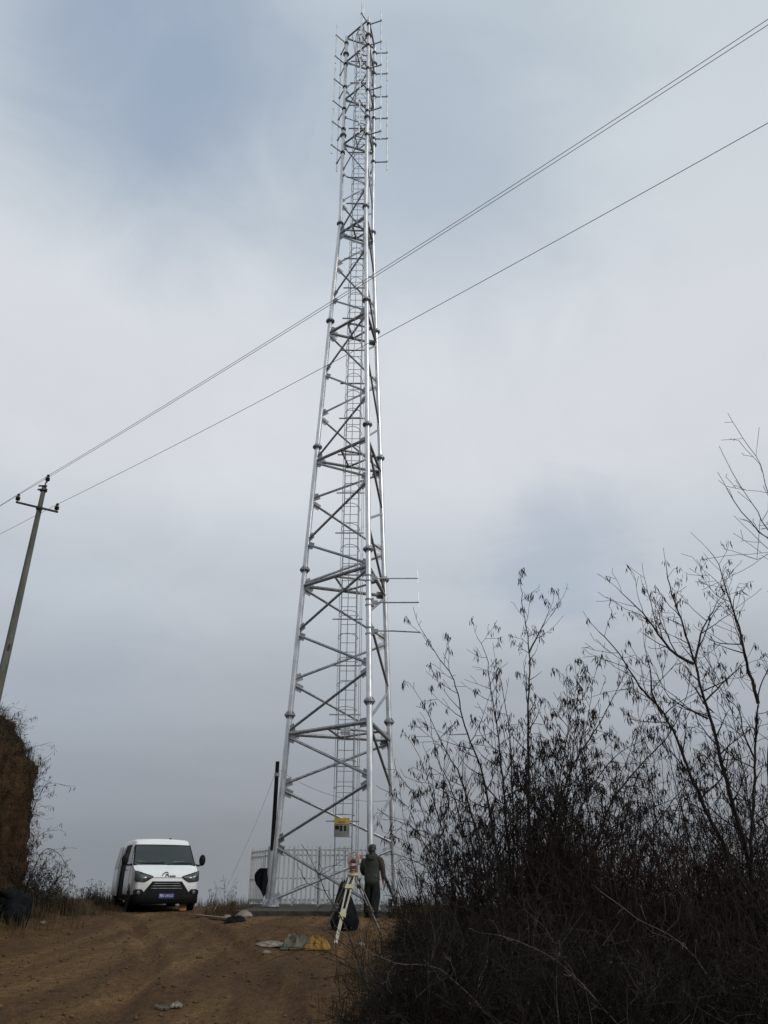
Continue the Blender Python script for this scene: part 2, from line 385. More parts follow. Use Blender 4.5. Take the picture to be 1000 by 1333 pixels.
# ------------------------------------------------------------------ ground
def sst(a, b, x):
    t = np.clip((np.asarray(x, float) - a) / (b - a), 0, 1); return t * t * (3 - 2 * t)
GY = [-6000, -60, -20, 0, 9.4, 14, 18, 19.5, 22, 23, 27, 31, 34, 38, 60, 120, 400, 7000]
GL = [-200, -3, -.8, 0, .22, .32, .42, .46, .60, .645, .67, .70, .58, .1, -5, -18, -50, -420]
GRt = [-200, -3, -.8, 0, .22, .31, .41, .58, .68, .68, .68, .66, .3, -.6, -7, -20, -52, -420]
EDGE = [(-9.4, -30), (-9.5, 6), (-9.25, 14), (-9.05, 18.5), (-9.2, 20.5), (-9.35, 22.0), (-10.3, 23.3), (-12.5, 26), (-14.3, 30), (-17, 36), (-24, 46)]
EX, EYY = np.array([p[0] for p in EDGE]), np.array([p[1] for p in EDGE])
def ground(x, y):
    x = np.asarray(x, float); y = np.asarray(y, float)
    a = np.interp(y, GY, GL); b = np.interp(y, GY, GRt)
    w = sst(-4.3, -3.1, x + 0.4 * vnoise(y * 0.8, x * 0.8))
    h = a * (1 - w) + b * w
    d = x - np.interp(y, EYY, EX)
    near = sst(2, 10, y) * (1 - sst(24, 30, y))
    h = h + near * 0.95 * np.exp(-np.clip(d, 0, 50) / 0.65)
    h = h + 0.22 * sst(-6.5, -11, x) * sst(24, 31, y) * (1 - sst(33, 40, y))
    h = h - sst(9, 40, x) * 4.0 * sst(5, 20, y)
    fade = np.exp(-np.clip(np.hypot(x, y - 15) - 25, 0, 1e5) / 12)
    h = h + fade * (0.05 * fbm(x * 0.5, y * 0.15, 1.3, 2) + 0.008 * fbm(x * 2.6, y * 1.4, 4.7, 3) + 0.008 * fbm(x * 6.0, y * 6.0, 2.7, 3))
    # wheel ruts that bend towards the van
    c = -1.6 - 0.012 * np.clip(y - 4, 0, 60) ** 2
    for s in (-0.85, 0.85):
        rr = x - (c + s) + 0.15 * vnoise(y * 0.5, s * 9)
        g = np.exp(-(rr / 0.20) ** 2) - 0.6 * np.exp(-((np.abs(rr) - 0.34) / 0.12) ** 2)
        h = h - 0.075 * g * sst(4, 7, y) * (1 - sst(24, 27, y))
    return h
def gz(x, y): return float(ground(x, y))
xs = np.concatenate([-np.geomspace(6000, 13, 40), np.arange(-12.5, 9, 0.08), np.geomspace(9.2, 6000, 42)])
ys = np.concatenate([-np.geomspace(6000, 4, 30), np.arange(-3, 6, 0.5), np.arange(6, 32, 0.08), np.geomspace(32.2, 7000, 60)])
XX, YY = np.meshgrid(xs, ys)
ZZ = ground(XX, YY)
nx, ny = len(xs), len(ys)
ii = (np.arange(ny - 1)[:, None] * nx + np.arange(nx - 1)[None]).ravel()
g = obj_np('ground', np.stack([XX, YY, ZZ], -1).reshape(-1, 3), np.stack([ii, ii + 1, ii + nx + 1, ii + nx], 1), M['soil'], smooth=True)
tag(g, 'rutted brown dirt track rising to the crest of the hill', kind='structure')

# loess bank on the left, with the flat ground on top of it
seglen = np.concatenate([[0], np.cumsum(np.hypot(np.diff(EX), np.diff(EYY)))])
u = np.concatenate([np.arange(0, 40, 0.5), np.arange(40, 57.5, 0.09), np.arange(57.5, seglen[-1], 0.5)])
bx, by = np.interp(u, seglen, EX), np.interp(u, seglen, EYY)
tx, ty = np.gradient(bx), np.gradient(by); tl = np.hypot(tx, ty); nxx, nyy = ty / tl, -tx / tl       # outward normal (towards the track)
for _ in range(6):
    nxx = np.convolve(np.pad(nxx, 3, mode='edge'), np.ones(7) / 7, 'valid'); nyy = np.convolve(np.pad(nyy, 3, mode='edge'), np.ones(7) / 7, 'valid')
prof = []                                                         # (outward offset, height fraction)
for t in np.linspace(0, 1, 46): prof.append((0.42 * (1 - t) ** 2 + 0.10 * (1 - t) - 0.55 * max(0, t - 0.82) / 0.18 - (0.25 if t > 0.80 else 0), t))
prof += [(-1.2, 1.02), (-2.2, 1.04), (-4, 1.05), (-8, 1.08), (-16, 1.15), (-40, 1.2), (-120, 1.1), (-400, 0.5)]
BV = np.zeros((len(prof), len(u), 3))
for k, (o_, t) in enumerate(prof):
    zz = -0.2 + t * 5.65
    amp = 1.0 if o_ > -1 else 0.3
    dsp = amp * (0.60 * fbm(u * 0.55, zz * 0.35, 2.2, 3) + 0.55 * fbm(u * 2.4, zz * 1.1, 7.7, 4) + 0.28 * fbm(u * 6, zz * 5, 3.1, 3))
    off = o_ + dsp * 0.55
    BV[k, :, 0] = bx + nxx * off; BV[k, :, 1] = by + nyy * off
    BV[k, :, 2] = zz + (0.35 * fbm(u * 0.6, 3.3 + t, 1.1, 3) if t > 0.8 else 0)
nu = len(u); ii = (np.arange(len(prof) - 1)[:, None] * nu + np.arange(nu - 1)[None]).ravel()
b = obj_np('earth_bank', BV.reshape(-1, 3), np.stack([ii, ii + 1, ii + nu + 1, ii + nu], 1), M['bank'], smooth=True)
tag(b, 'steep eroded earth bank cut along the left of the track', kind='structure')

# ------------------------------------------------------------------ concrete base
SLAB = 0.80
cb = MB()
for (x0, x1, y0, y1, z0, z1) in [(-3.95, 2.0, 23.35, 30.2, 0.35, SLAB), ]:
    cb.box(((x0 + x1) / 2, (y0 + y1) / 2, (z0 + z1) / 2), (x1 - x0, y1 - y0, z1 - z0))
cb.box((-4.35, 29.6, 0.55), (1.0, 3.2, 0.46))
cbo = cb.build('concrete_base', M['concrete'])
tag(cbo, 'low grey concrete base slab carrying the tower and the fence', 'foundation')

# ------------------------------------------------------------------ tower
ZF = [6.56, 11.75, 16.86, 22.96, 28.43, 34.14, 40.15]
TOP = 41.55; BASE = SLAB
def leg(j, z):
    if z < ZF[4]: r = 2.0452 + (0.8904 - 2.0452) * (z - ZF[0]) / (ZF[4] - ZF[0])
    else: r = 0.893
    a = R(169.686 + 120 * j)
    return Vector((-1.117 - 0.00165 * (z - ZF[0]) + r * math.cos(a), 26.28 + r * math.sin(a), z))
TB = Vector((-1.117, 26.28, BASE))
tw = thing('lattice_tower', 'tall galvanised three-legged lattice tower with caged ladder', 'tower', TB)
def L(p): return Vector(p) - TB
struts_z = [z - 0.62 for z in ZF] + [TOP - 0.12]
nodes = []                                     # zigzag node heights with index (index 0 at the first strut)
zs = [BASE + 0.1] + struts_z[:-1]
idx = -3
for a, bz in zip(zs[:-1], zs[1:]):
    for k in range(3): nodes.append((idx, a + (bz - a) * k / 3)); idx += 1
nodes.append((idx, zs[-1]))
for j in range(3):
    lg = MB().poly([L(leg(j, z)) for z in (BASE + 0.09, ZF[0], ZF[4], TOP)], [0.098, 0.096, 0.086, 0.078], 14).build('leg', M['galv'], tw)
    bp = MB()
    p = L(leg(j, BASE))
    bp.lathe((p.x, p.y, 0.02), [(0.27, 0), (0.27, 0.04)], 16)
    for k in range(8):
        a = k * math.pi / 4
        bp.box((p.x + 0.17 * math.cos(a), p.y + 0.17 * math.sin(a), 0.13), (0.15, 0.014, 0.18), Matrix.Rotation(a, 3, 'Z'))
        bp.tube((p.x + 0.23 * math.cos(a + .39), p.y + 0.23 * math.sin(a + .39), 0.05), (p.x + 0.23 * math.cos(a + .39), p.y + 0.23 * math.sin(a + .39), 0.13), 0.016, n=6)
    bp.build('base_plate', M['galv'], lg)
    for z in ZF:
        fl = MB(); p = L(leg(j, z)); s = 1.0 if z < 24 else 0.86
        fl.lathe((p.x, p.y, p.z), [(0.10 * s, -0.025), (0.185 * s, -0.022), (0.185 * s, 0.022), (0.10 * s, 0.025)], 18)
        for k in range(10):
            a = k * math.pi / 5; cs, sn = math.cos(a), math.sin(a)
            for sg in (-1, 1):
                vs = [(0.085 * s, 0.02), (0.17 * s, 0.02), (0.17 * s, 0.035), (0.09 * s, 0.15)]
                q = []
                for tt in (-0.005, 0.005):
                    for (r_, h_) in vs: q.append((p.x + r_ * cs - tt * sn, p.y + r_ * sn + tt * cs, p.z + sg * h_))
                fl.add(q, [(0, 1, 2, 3), (7, 6, 5, 4), (0, 4, 5, 1), (1, 5, 6, 2), (2, 6, 7, 3), (3, 7, 4, 0)])
            a += 0.31
            fl.tube((p.x + 0.155 * s * math.cos(a), p.y + 0.155 * s * math.sin(a), p.z - 0.06), (p.x + 0.155 * s * math.cos(a), p.y + 0.155 * s * math.sin(a), p.z + 0.06), 0.013, n=6)
        fl.build('flange', M['galvd'], lg)
def member(name, A, B, r, m, plate=0.0, trim=0.10):
    A, B = Vector(A), Vector(B); d = (B - A).normalized()
    A2, B2 = A + d * trim, B - d * trim
    mb = MB().tube(L(A2), L(B2), r, n=8)
    if plate:
        n = d.cross(Vector((0, 0, 1))).normalized()
        for P, s in ((A2, -1), (B2, 1)):
            e = P + d * s * 0.02 - d * s * plate * 0.5
            mb.bar(L(e - d * plate * 0.75), L(e + d * plate * 0.55), plate * 1.15, 0.014, up=n)
    return mb.build(name, m, tw)
faces = [(0, 1), (1, 2), (2, 0)]
for f, (a, bj) in enumerate(faces):
    for (i0, z0), (i1, z1) in zip(nodes[:-1], nodes[1:]):
        ja, jb = (a, bj) if i0 % 2 == 0 else (bj, a)
        r = 0.046 if z0 < 16 else (0.040 if z0 < 28 else 0.028)
        member('diagonal_brace', leg(ja, z0 + 0.09), leg(jb, z1 - 0.09), r, M['galvd'], plate=0.22 if z0 < 28 else 0.14)
    for si, z in enumerate(struts_z + [ZF[5] + 2.55]):
        r = 0.066 if z < 16 else (0.058 if z < 28 else 0.046)
        member('strut', leg(a, z), leg(bj, z), r, M['galvd'], plate=0.24 if z < 28 else 0.16)
for z in struts_z:
    mid = [(leg(a, z) + leg(bj, z)) / 2 for a, bj in faces]
    for k in range(3):
        r = 0.040 if z < 28 else 0.028
        member('inner_strut', mid[k], mid[(k + 1) % 3], r, M['galvd'], trim=0.03)
# caged climbing ladder
LX0, LX1, LY = -1.46, -0.94, 25.85
lad = MB()
for x in (LX0, LX1): lad.box((x - TB.x, LY - TB.y, (41.0 - BASE) / 2 + 0.05), (0.036, 0.05, 41.0 - BASE))
lado = lad.build('ladder', M['galvd'], tw)
rung0 = None
z = BASE + 0.35
while z < 40.9:
    if rung0 is None:
        rung0 = MB().tube((LX0 - TB.x, LY - TB.y, 0), (LX1 - TB.x, LY - TB.y, 0), 0.0105, n=6).build('rung', M['galvd'], lado, loc=(0, 0, z - BASE))
    else:
        c = rung0.copy(); C.objects.link(c); c.parent = lado; c.location = (0, 0, z - BASE)
    z += 0.32
hoop0 = None; z = BASE + 2.55
while z < 40.6:
    if hoop0 is None:
        pts = []
        for k in range(13):
            a = math.pi * k / 12
            pts.append(((LX0 + LX1) / 2 - TB.x - 0.335 * math.cos(a), LY - TB.y - 0.10 - 0.62 * math.sin(a), 0))
        pts = [(LX0 - TB.x, LY - TB.y, 0)] + pts + [(LX1 - TB.x, LY - TB.y, 0)]
        hoop0 = MB().poly(pts, 0.011, 6).build('cage_hoop', M['galvd'], lado, loc=(0, 0, z - BASE))
    else:
        c = hoop0.copy(); C.objects.link(c); c.parent = lado; c.location = (0, 0, z - BASE)
    z += 0.80
for a in (22, 90, 158):
    x = (LX0 + LX1) / 2 - TB.x - 0.335 * math.cos(R(a)); y = LY - TB.y - 0.10 - 0.62 * math.sin(R(a))
    MB().box((x, y, (2.55 + 39.6) / 2), (0.024, 0.008, 37.1), Matrix.Rotation(R(90 - a), 3, 'Z')).build('cage_strap', M['galvd'], lado)
arm0 = None; z = BASE + 2.4
while z < 40:
    if arm0 is None:
        arm0 = MB().bar((LX0 - 0.30 - TB.x, LY + 0.06 - TB.y, 0), (LX1 + 0.22 - TB.x, LY + 0.06 - TB.y, 0), 0.05, 0.03).build('ladder_bracket', M['galvd'], tw, loc=(0, 0, z - BASE))
    else:
        c = arm0.copy(); C.objects.link(c); c.parent = tw; c.location = (0, 0, z - BASE)
    z += 1.62
for dx in (0.13, 0.19):
    MB().tube((LX1 + dx - TB.x, LY - 0.02 - TB.y, 0.1), (LX1 + dx - TB.x, LY - 0.02 - TB.y, 39.0), 0.013, n=6).build('earthing_cable', M['galvd'], tw)
# small junction box inside the cage and crown frame with lightning rods
MB().box((-1.20 - TB.x, LY - 0.35 - TB.y, 5.08), (0.30, 0.16, 0.26)).build('junction_box', M['galv'], tw)
for (dx, dy, z0, z1) in [(-0.05, -0.60, TOP - 1.6, TOP + 4.2), (-0.02, -0.30, TOP - 2.2, TOP + 1.6)]:
    MB().poly([(dx, dy, z0 - BASE), (dx, dy, (z0 + z1) / 2 - BASE), (dx, dy, z1 - BASE)], [0.028, 0.024, 0.008], 6).build('lightning_rod', M['galv'], tw)
for k in range(3):
    p, q = (leg(0, TOP - 0.1) * (1 - (k + 1) / 4) + leg(1, TOP - 0.1) * ((k + 1) / 4)), None
    MB().tube(L(p), L(p + Vector((0.25, 0.55, -1.5))), 0.026, n=6).build('crown_stay', M['galvd'], tw)
# foot cleats up the middle leg (clamps for the three stand-off arms)
for zc in (10.68, 9.82, 8.84):
    p = L(leg(1, zc)); cl = MB()
    for dz in (-0.10, 0.10): cl.lathe((p.x, p.y, p.z + dz), [(0.100, -0.02), (0.118, -0.02), (0.118, 0.02), (0.100, 0.02)], 16)
    cl.box((p.x + 0.14, p.y, p.z), (0.07, 0.12, 0.28)); cl.build('arm_clamp', M['galvd'], tw)

# antenna mounts round the top: a vertical pipe on two arms
ROUND = ['top', 'middle', 'bottom']; LEGN = ['left', 'nearest', 'right']
def mount(j, sgn, tier, zu, zl):
    a = R(169.686 + 120 * j + sgn * 52); d = Vector((math.cos(a), math.sin(a), 0))
    pu, pl = leg(j, zu), leg(j, zl)
    side = {(0, -1): 'pointing back', (0, 1): 'pointing left', (1, -1): 'pointing forward', (1, 1): 'pointing right',
            (2, -1): 'pointing right', (2, 1): 'pointing back'}[(j, sgn)]
    t = thing('antenna_mount', 'antenna pipe on two arms %s from %s leg, %s tier' % (side, LEGN[j], ROUND[tier]), 'antenna mount', pl, group='antenna mounts round the tower top')
    ln = 0.66
    o = d * ln
    MB().tube(o + Vector((0, 0, -0.55)), o + Vector((0, 0, zu - zl + 0.85)), 0.029, n=8).build('pipe', M['galv'], t)
    for z in (0, zu - zl):
        am = MB().bar(d * 0.07 + Vector((0, 0, z)), d * (ln + 0.03) + Vector((0, 0, z)), 0.046, 0.046, up=(0, 0, 1))
        am.box(o + Vector((0, 0, z)), (0.085, 0.085, 0.08), Matrix.Rotation(a, 3, 'Z'))
        ao = am.build('arm', M['galvd'], t)
        MB().lathe((0, 0, z), [(0.085, -0.06), (0.112, -0.06), (0.112, 0.06), (0.085, 0.06)], 14).build('clamp', M['galvd'], ao)
for tier, (zu, zl) in enumerate([(41.0, 39.35), (37.6, 36.0), (34.55, 32.95)]):
    for j in range(3):
        for sgn in (-1, 1): mount(j, sgn, tier, zu, zl)

# three stand-off arms on the right
for k, (z, rod, lab) in enumerate([(10.68, (-0.17, 0.20), 'uppermost of three long thin arms on the tower, upright rod at its tip'),
                                   (9.82, (-0.17, 0.28), 'middle of three long thin arms on the tower, upright rod at its tip'),
                                   (8.84, None, 'lowest of three long thin arms on the tower, bare with no rod')]):
    p = leg(1, z)
    t = thing('side_arm', lab, 'antenna arm', p, group='arms standing out from the middle tower leg')
    MB().poly([(0.15, 0, 0), (0.8, 0.02, 0.005), (1.66, 0.04, -0.03 if k == 2 else 0.02)], 0.024, 8).build('arm', M['galvd'] if k else M['galv'], t)
    MB().box((0.22, 0, 0), (0.16, 0.07, 0.12)).build('bracket', M['galvd'], t)
    if rod: MB().tube((1.64, 0.04, rod[0]), (1.64, 0.04, rod[1] + 0.1), 0.014, n=6).build('rod', M['galv'], t)

# warning sign on the ladder cage
sg = thing('warning_sign', 'small yellow and grey-green warning sign hung on the ladder cage', 'sign', (-1.22, 25.08, 2.72))
MB().box((0, 0, 0.26), (0.46, 0.02, 0.52)).build('board', M['signgreen'], sg, smooth=False)
MB().box((0, -0.014, 0.43), (0.46, 0.008, 0.17)).build('header', M['yellow'], sg, smooth=False)
def text_mesh(name, s, size, m, parent, loc, rot=(R(90), 0, 0), ext=0.002):
    cu = bpy.data.curves.new(name, 'FONT'); cu.body = s; cu.size = size; cu.align_x = 'CENTER'; cu.align_y = 'CENTER'; cu.extrude = ext
    tmp = bpy.data.objects.new(name, cu); C.objects.link(tmp)
    dg = bpy.context.evaluated_depsgraph_get()
    me = bpy.data.meshes.new_from_object(tmp.evaluated_get(dg)); bpy.data.objects.remove(tmp)
    me.name = name; me.materials.clear(); me.materials.append(m)
    o = bpy.data.objects.new(name, me); C.objects.link(o); o.parent = parent; o.location = loc; o.rotation_euler = rot
    return o
mb = MB()
for x in (-0.02, 0.10): mb.lathe((x, -0.013, 0.27), [(0.001, -0.004), (0.038, -0.004), (0.038, 0.003), (0.001, 0.003)], 12, axis='y'); mb.box((x, -0.013, 0.20), (0.06, 0.006, 0.09))
mb.box((-0.14, -0.013, 0.25), (0.12, 0.006, 0.10))
mb.build('pictogram', M['black'], sg, smooth=False)
MB().box((0.0, -0.020, 0.40), (0.20, 0.006, 0.05)).build('red_band', M['red'], sg, smooth=False)

# ------------------------------------------------------------------ fence round the site
def fence(A, B, H, label, n_posts, spacing):
    A, B = Vector(A), Vector(B); d = (B - A); ln = d.length; d.normalize(); rz = math.atan2(d.y, d.x)
    t = thing('steel_fence', label, 'fence', A, rz)
    for z in (0.16, 0.80, H - 0.26, H - 0.10):
        MB().box((ln / 2, 0.0, z), (ln, 0.03, 0.045 if z > 0.2 else 0.07)).build('rail', M['fence'], t, smooth=False)
    for k in range(n_posts + 1):
        x = ln * k / n_posts
        MB().box((x, 0.045, H / 2 + 0.01), (0.075, 0.055, H + 0.02)).build('post', M['fence'], t, smooth=False)
    p0 = None; x = spacing * 0.5
    while x < ln - 0.03:
        if p0 is None:
            mb = MB(); w, th = 0.055, 0.026
            mb.box((0, -0.030, (H - 0.06) / 2 + 0.04), (w, th, H - 0.14))
            zt = H - 0.03
            mb.add([(-w / 2, -0.043, zt), (w / 2, -0.043, zt), (w / 2, -0.017, zt), (-w / 2, -0.017, zt), (0, -0.030, zt + 0.10)], [(0, 1, 4), (1, 2, 4), (2, 3, 4), (3, 0, 4)])
            p0 = mb.build('pale', M['fence'], t, smooth=False, loc=(x, 0, 0))
        else:
            c = p0.copy(); C.objects.link(c); c.parent = t; c.location = (x, 0, 0)
        x += spacing
    return t
fence((-3.80, 28.45, SLAB), (-0.42, 28.45, SLAB), 1.76, 'white steel pale fence running behind the tower legs', 4, 0.152)
fence((-4.66, 30.4, SLAB - 0.02), (-3.86, 28.55, SLAB - 0.02), 1.76, 'short white steel fence panel at the left end beside the black pole', 1, 0.20)

# black post, jacket on the fence, rope
bpst = thing('black_post', 'tall black-wrapped post standing close beside the left tower leg', 'post', (-3.57, 27.55, SLAB))
MB().poly([(0, 0, 1.62), (0, 0, 4.38)], [0.075, 0.066], 10).build('upper_pipe', M['black'], bpst)
MB().poly([(0.0, 0, 0.0), (0, 0, 1.64)], [0.06, 0.06], 10).build('lower_post', M['fence'], bpst)
MB().lathe((0, 0, 3.95), [(0.070, -0.05), (0.088, -0.05), (0.088, 0.05), (0.07, 0.05)], 12).build('collar', M['galvd'], bpst)
def catenary(A, B, sag, n=24):
    A, B = Vector(A), Vector(B)
    return [A.lerp(B, k / n) - Vector((0, 0, sag * 4 * (k / n) * (1 - k / n))) for k in range(n + 1)]
o = MB().poly(catenary((-3.60, 27.5, 4.85), (-4.75, 24.4, gz(-4.75, 24.4)), 0.25), 0.008, 5).build('guy_rope', M['galvd'])
tag(o, 'thin pale guy rope slanting from the black post down to the ground', 'rope')
o = MB().poly(catenary((-3.50, 27.55, 4.9), (0.30, 28.0, 4.0), 0.35), 0.007, 5).build('earth_cable', M['galvd'])
tag(o, 'thin cable strung level between the black post and the right tower leg', 'cable')

# ------------------------------------------------------------------ utility pole and its wires
PX, PY, PZ = -15.03, 30.6, 4.6
up_ = thing('utility_pole', 'leaning-looking grey concrete power pole at the left edge', 'utility pole', (PX, PY, PZ))
up_['label'] = 'grey concrete power pole with crossarm standing on top of the bank'
def U(x, y, z): return (x - PX, y - PY, z - PZ)
MB().poly([U(-15.10, 30.6, 4.3), U(-15.0, 30.6, 10), U(-14.92, 30.6, 17.15)], [0.19, 0.15, 0.095], 16).build('shaft', M['pole'], up_)
arm_a, arm_b = Vector(U(-15.98, 30.55, 16.36)), Vector(U(-14.02, 30.40, 15.82))
MB().bar(arm_a, arm_b, 0.075, 0.075, up=(0, 0, 1)).build('crossarm', M['iron'], up_)
MB().lathe(U(-14.94, 30.6, 16.09), [(0.10, -0.06), (0.135, -0.06), (0.135, 0.06), (0.10, 0.06)], 14).build('crossarm_clamp', M['iron'], up_)
mb = MB()
mb.lathe(U(-14.93, 30.6, 16.95), [(0.10, -0.03), (0.16, -0.03), (0.16, 0.03), (0.10, 0.03)], 12)
mb.box(U(-14.93, 30.5, 16.95), (0.42, 0.05, 0.06)); mb.box(U(-14.95, 30.5, 17.13), (0.36, 0.05, 0.06))
mb.tube(U(-14.93, 30.6, 17.1), U(-14.86, 30.6, 17.5), 0.03, n=8)
mb.build('pole_cap', M['iron'], up_)
INS = [(-14.85, 30.6, 17.42), (-15.94, 30.55, 16.44), (-14.10, 30.41, 15.92)]
def insulator(p):
    mb = MB(); mb.lathe(U(*p), [(0.02, -0.08), (0.03, 0.0), (0.085, 0.02), (0.105, 0.06), (0.06, 0.09), (0.095, 0.11), (0.10, 0.15), (0.055, 0.18), (0.05, 0.24), (0.07, 0.27), (0.045, 0.31)], 12)
    mb.build('insulator', M['ceramic'], up_)
for p in INS: insulator(p)
MB().box(U(-14.88, 30.43, 9.9), (0.07, 0.03, 0.22)).build('tag_plate', M['iron'], up_)
ENDS = [(8.86, 11.5, 19.64), (8.82, 11.5, 19.44), (8.143, 11.5, 16.163)]
LABW = ['upper of the paired power wires crossing above the tower middle', 'lower of the paired power wires, from the left crossarm insulator',
        'single power wire below the pair, from the right crossarm insulator']
for p, e, lb in zip(INS, ENDS, LABW):
    A = Vector(p) + Vector((0, 0, 0.28)); B = Vector(e)
    d = B - A; far = A + d * 1.9
    pts = []
    for k in range(41):
        t = k / 40 * 1.9; s = 0.9 * t * (1.0 - t)          # shallow sag through both known points
        pts.append(A + d * t - Vector((0, 0, s)))
    pre = [A - d * t + Vector((0, 0, 0.3 * t)) for t in (1, .75, .5, .25)]
    o = MB().poly(pre + pts, 0.009, 5).build('power_wire', M['wire'])
    tag(o, lb, 'power line', 'power wires from the concrete pole')

# ------------------------------------------------------------------ van
VX, VY = -6.54, 26.28
van = thing('van', 'white van parked nose-on at the crest of the dirt track', 'van', (VX, VY, gz(VX, VY) - 0.02), R(24))
VT = [(0.0, 0.96), (0.03, 1.03), (0.10, 1.12), (0.40, 1.23), (0.80, 1.33), (1.02, 1.52), (1.24, 1.71), (1.46, 1.89), (1.50, 1.96), (1.56, 2.05), (1.64, 2.095), (2.1, 2.125), (3.0, 2.13), (4.0, 2.13), (4.7, 2.09), (4.88, 2.0), (4.95, 1.85)]
VW = [(0.0, .83), (0.05, .92), (0.16, .965), (0.45, .99), (0.8, 1.0), (4.6, 1.0), (4.88, .97), (4.95, .93)]
vtop = lambda y: float(np.interp(y, [a for a, _ in VT], [b for _, b in VT]))
vw = lambda y: float(np.interp(y, [a for a, _ in VW], [b for _, b in VW]))
RING = [(.96, .30), (.99, .42), (1.0, .60), (1.0, .85), (.995, 1.10), (.97, 1.33), (.935, 1.55), (.90, 1.75), (.875, 1.90), (.86, 1.99), (.83, 2.06), (.77, 2.10), (.45, 2.12), (.2, 2.13), (0, 2.13)]
def vring(y):
    t = vtop(y); w = vw(y); q = []
    for k, (fx, z) in enumerate(RING):
        zz = min(z, t - (0.012 if z > t and k < 11 else 0) * max(0, 11 - k) * 0.5)
        if t > 1.95: zz = min(z, t - (2.13 - z) * 0.9) if z > 1.95 else min(z, t)
        q.append((fx * w, zz))
    return q
ysn = [a for a, _ in VT]
vs_, fs_ = [], []
nr = 2 * len(RING) - 1
for y in ysn:
    q = vring(y)
    for x, z in q: vs_.append((-x, y, z))
    for x, z in reversed(q[:-1]): vs_.append((x, y, z))
for i in range(len(ysn) - 1):
    for k in range(nr - 1): fs_.append((i * nr + k, (i + 1) * nr + k, (i + 1) * nr + k + 1, i * nr + k + 1))
    fs_.append((i * nr + nr - 1, (i + 1) * nr + nr - 1, (i + 1) * nr, i * nr))
fs_.append(tuple(range(nr))); fs_.append(tuple((len(ysn) - 1) * nr + k for k in range(nr - 1, -1, -1)))
mb = MB(); mb.add(vs_, fs_); body = mb.build('body', M['white'], van, angle=32)
# windscreen: a bowed pane lying proud of the raked front
def pane(fn, nu_, nv_, thick_dir, name, m, parent):
    vs, fs = [], []
    for i in range(nv_ + 1):
        for k in range(nu_ + 1): vs.append(fn(k / nu_ * 2 - 1, i / nv_))
    b_ = len(vs); vs += [tuple(Vector(p) + Vector(thick_dir)) for p in vs]
    for i in range(nv_):
        for k in range(nu_):
            a = i * (nu_ + 1) + k
            fs.append((a, a + 1, a + nu_ + 2, a + nu_ + 1)); fs.append((b_ + a + nu_ + 1, b_ + a + nu_ + 2, b_ + a + 1, b_ + a))
    def rim(seq):
        for p, q in zip(seq[:-1], seq[1:]): fs.append((p, b_ + p, b_ + q, q))
    w_ = nu_ + 1
    rim(list(range(w_))[::-1]); rim([nv_ * w_ + k for k in range(w_)]); rim([i * w_ for i in range(nv_ + 1)]); rim([i * w_ + nu_ for i in range(nv_, -1, -1)])
    mb = MB(); mb.add(vs, fs); return mb.build(name, m, parent)
def ws(u_, v):
    y = 0.79 + v * 0.67; z = vtop(y)
    hw = 0.962 - 0.082 * v
    return (u_ * hw, y - 0.035 + 0.012 * u_ * u_, z + 0.012 - 0.012 * abs(u_) ** 3)
pane(lambda u_, v: (ws(u_ * 1.005, v * 1.06 - 0.03)[0], ws(u_ * 1.005, v * 1.06 - 0.03)[1] + 0.012, ws(u_ * 1.005, v * 1.06 - 0.03)[2] - 0.006), 10, 6, (0, 0.03, -0.02), 'windscreen_seal', M['trim'], van)
wsc = pane(lambda u_, v: ws(u_ * 0.965, v), 10, 6, (0, 0.02, -0.012), 'windscreen', M['glass'], van)
for sx in (-0.42, 0.44):
    MB().poly([(sx - 0.36, 0.74, 1.335), (sx + 0.05, 0.765, 1.375), (sx + 0.42, 0.80, 1.385)], [0.016, 0.014, 0.010], 6).build('wiper', M['black'], van)
MB().box((0.03, 1.36, 1.83), (0.22, 0.02, 0.07), Matrix.Rotation(R(-40), 3, 'X')).build('inside_mirror', M['seat'], van)
for (sx, w_) in ((-0.62, 0.40), (0.42, 0.36)):
    p_ = ws(sx / 0.92, 0.10); q_ = ws(sx / 0.92, 0.17)
    mb = MB(); mb.bar((p_[0], p_[1] - 0.006, p_[2] + 0.006), (q_[0], q_[1] - 0.006, q_[2] + 0.006), w_, 0.004, up=(0, -0.7, 0.7))
    mb.build('windscreen_pale_patch', M['greycloth'], wsc, smooth=False)  # pale bars laid on the glass, standing in for papers on the dash
# grille, bumper, lamps, plate
inv_top = lambda z: float(np.interp(z, [b for _, b in VT], [a for a, _ in VT]))
def front_y(x): return 0.0 + 0.05 * max(0, abs(x) - 0.80) / 0.12 + 0.12 * max(0, abs(x) - 0.90) / 0.08
gr = MB(); gr.prism([(-0.44, 0.855), (0.44, 0.855), (0.64, 0.60), (0.72, 0.47), (-0.72, 0.47), (-0.64, 0.60)], -0.018, 0.03)
gro = gr.build('grille', M['black'], van, smooth=False)
for k, (z, hw) in enumerate([(0.80, .38), (0.735, .42), (0.665, .46)]):
    MB().box((0, -0.024, z), (2 * hw, 0.024, 0.016)).build('slat', M['galvd'], gro, smooth=False)
bpv, bpf = [], []
plan = [(-1.0, 0.42), (-0.99, 0.17), (-0.93, 0.03), (-0.82, -0.04), (-0.4, -0.075), (0, -0.085), (0.4, -0.075), (0.82, -0.04), (0.93, 0.03), (0.99, 0.17), (1.0, 0.42)]
rows = [(0.24, 0.06), (0.27, 0.0), (0.42, -0.012), (0.49, 0.0), (0.50, 0.04)]
for z, o_ in rows:
    for x, y in plan: bpv.append((x * 1.003 * (1 - o_ * .3), y + o_, z))
n_ = len(plan)
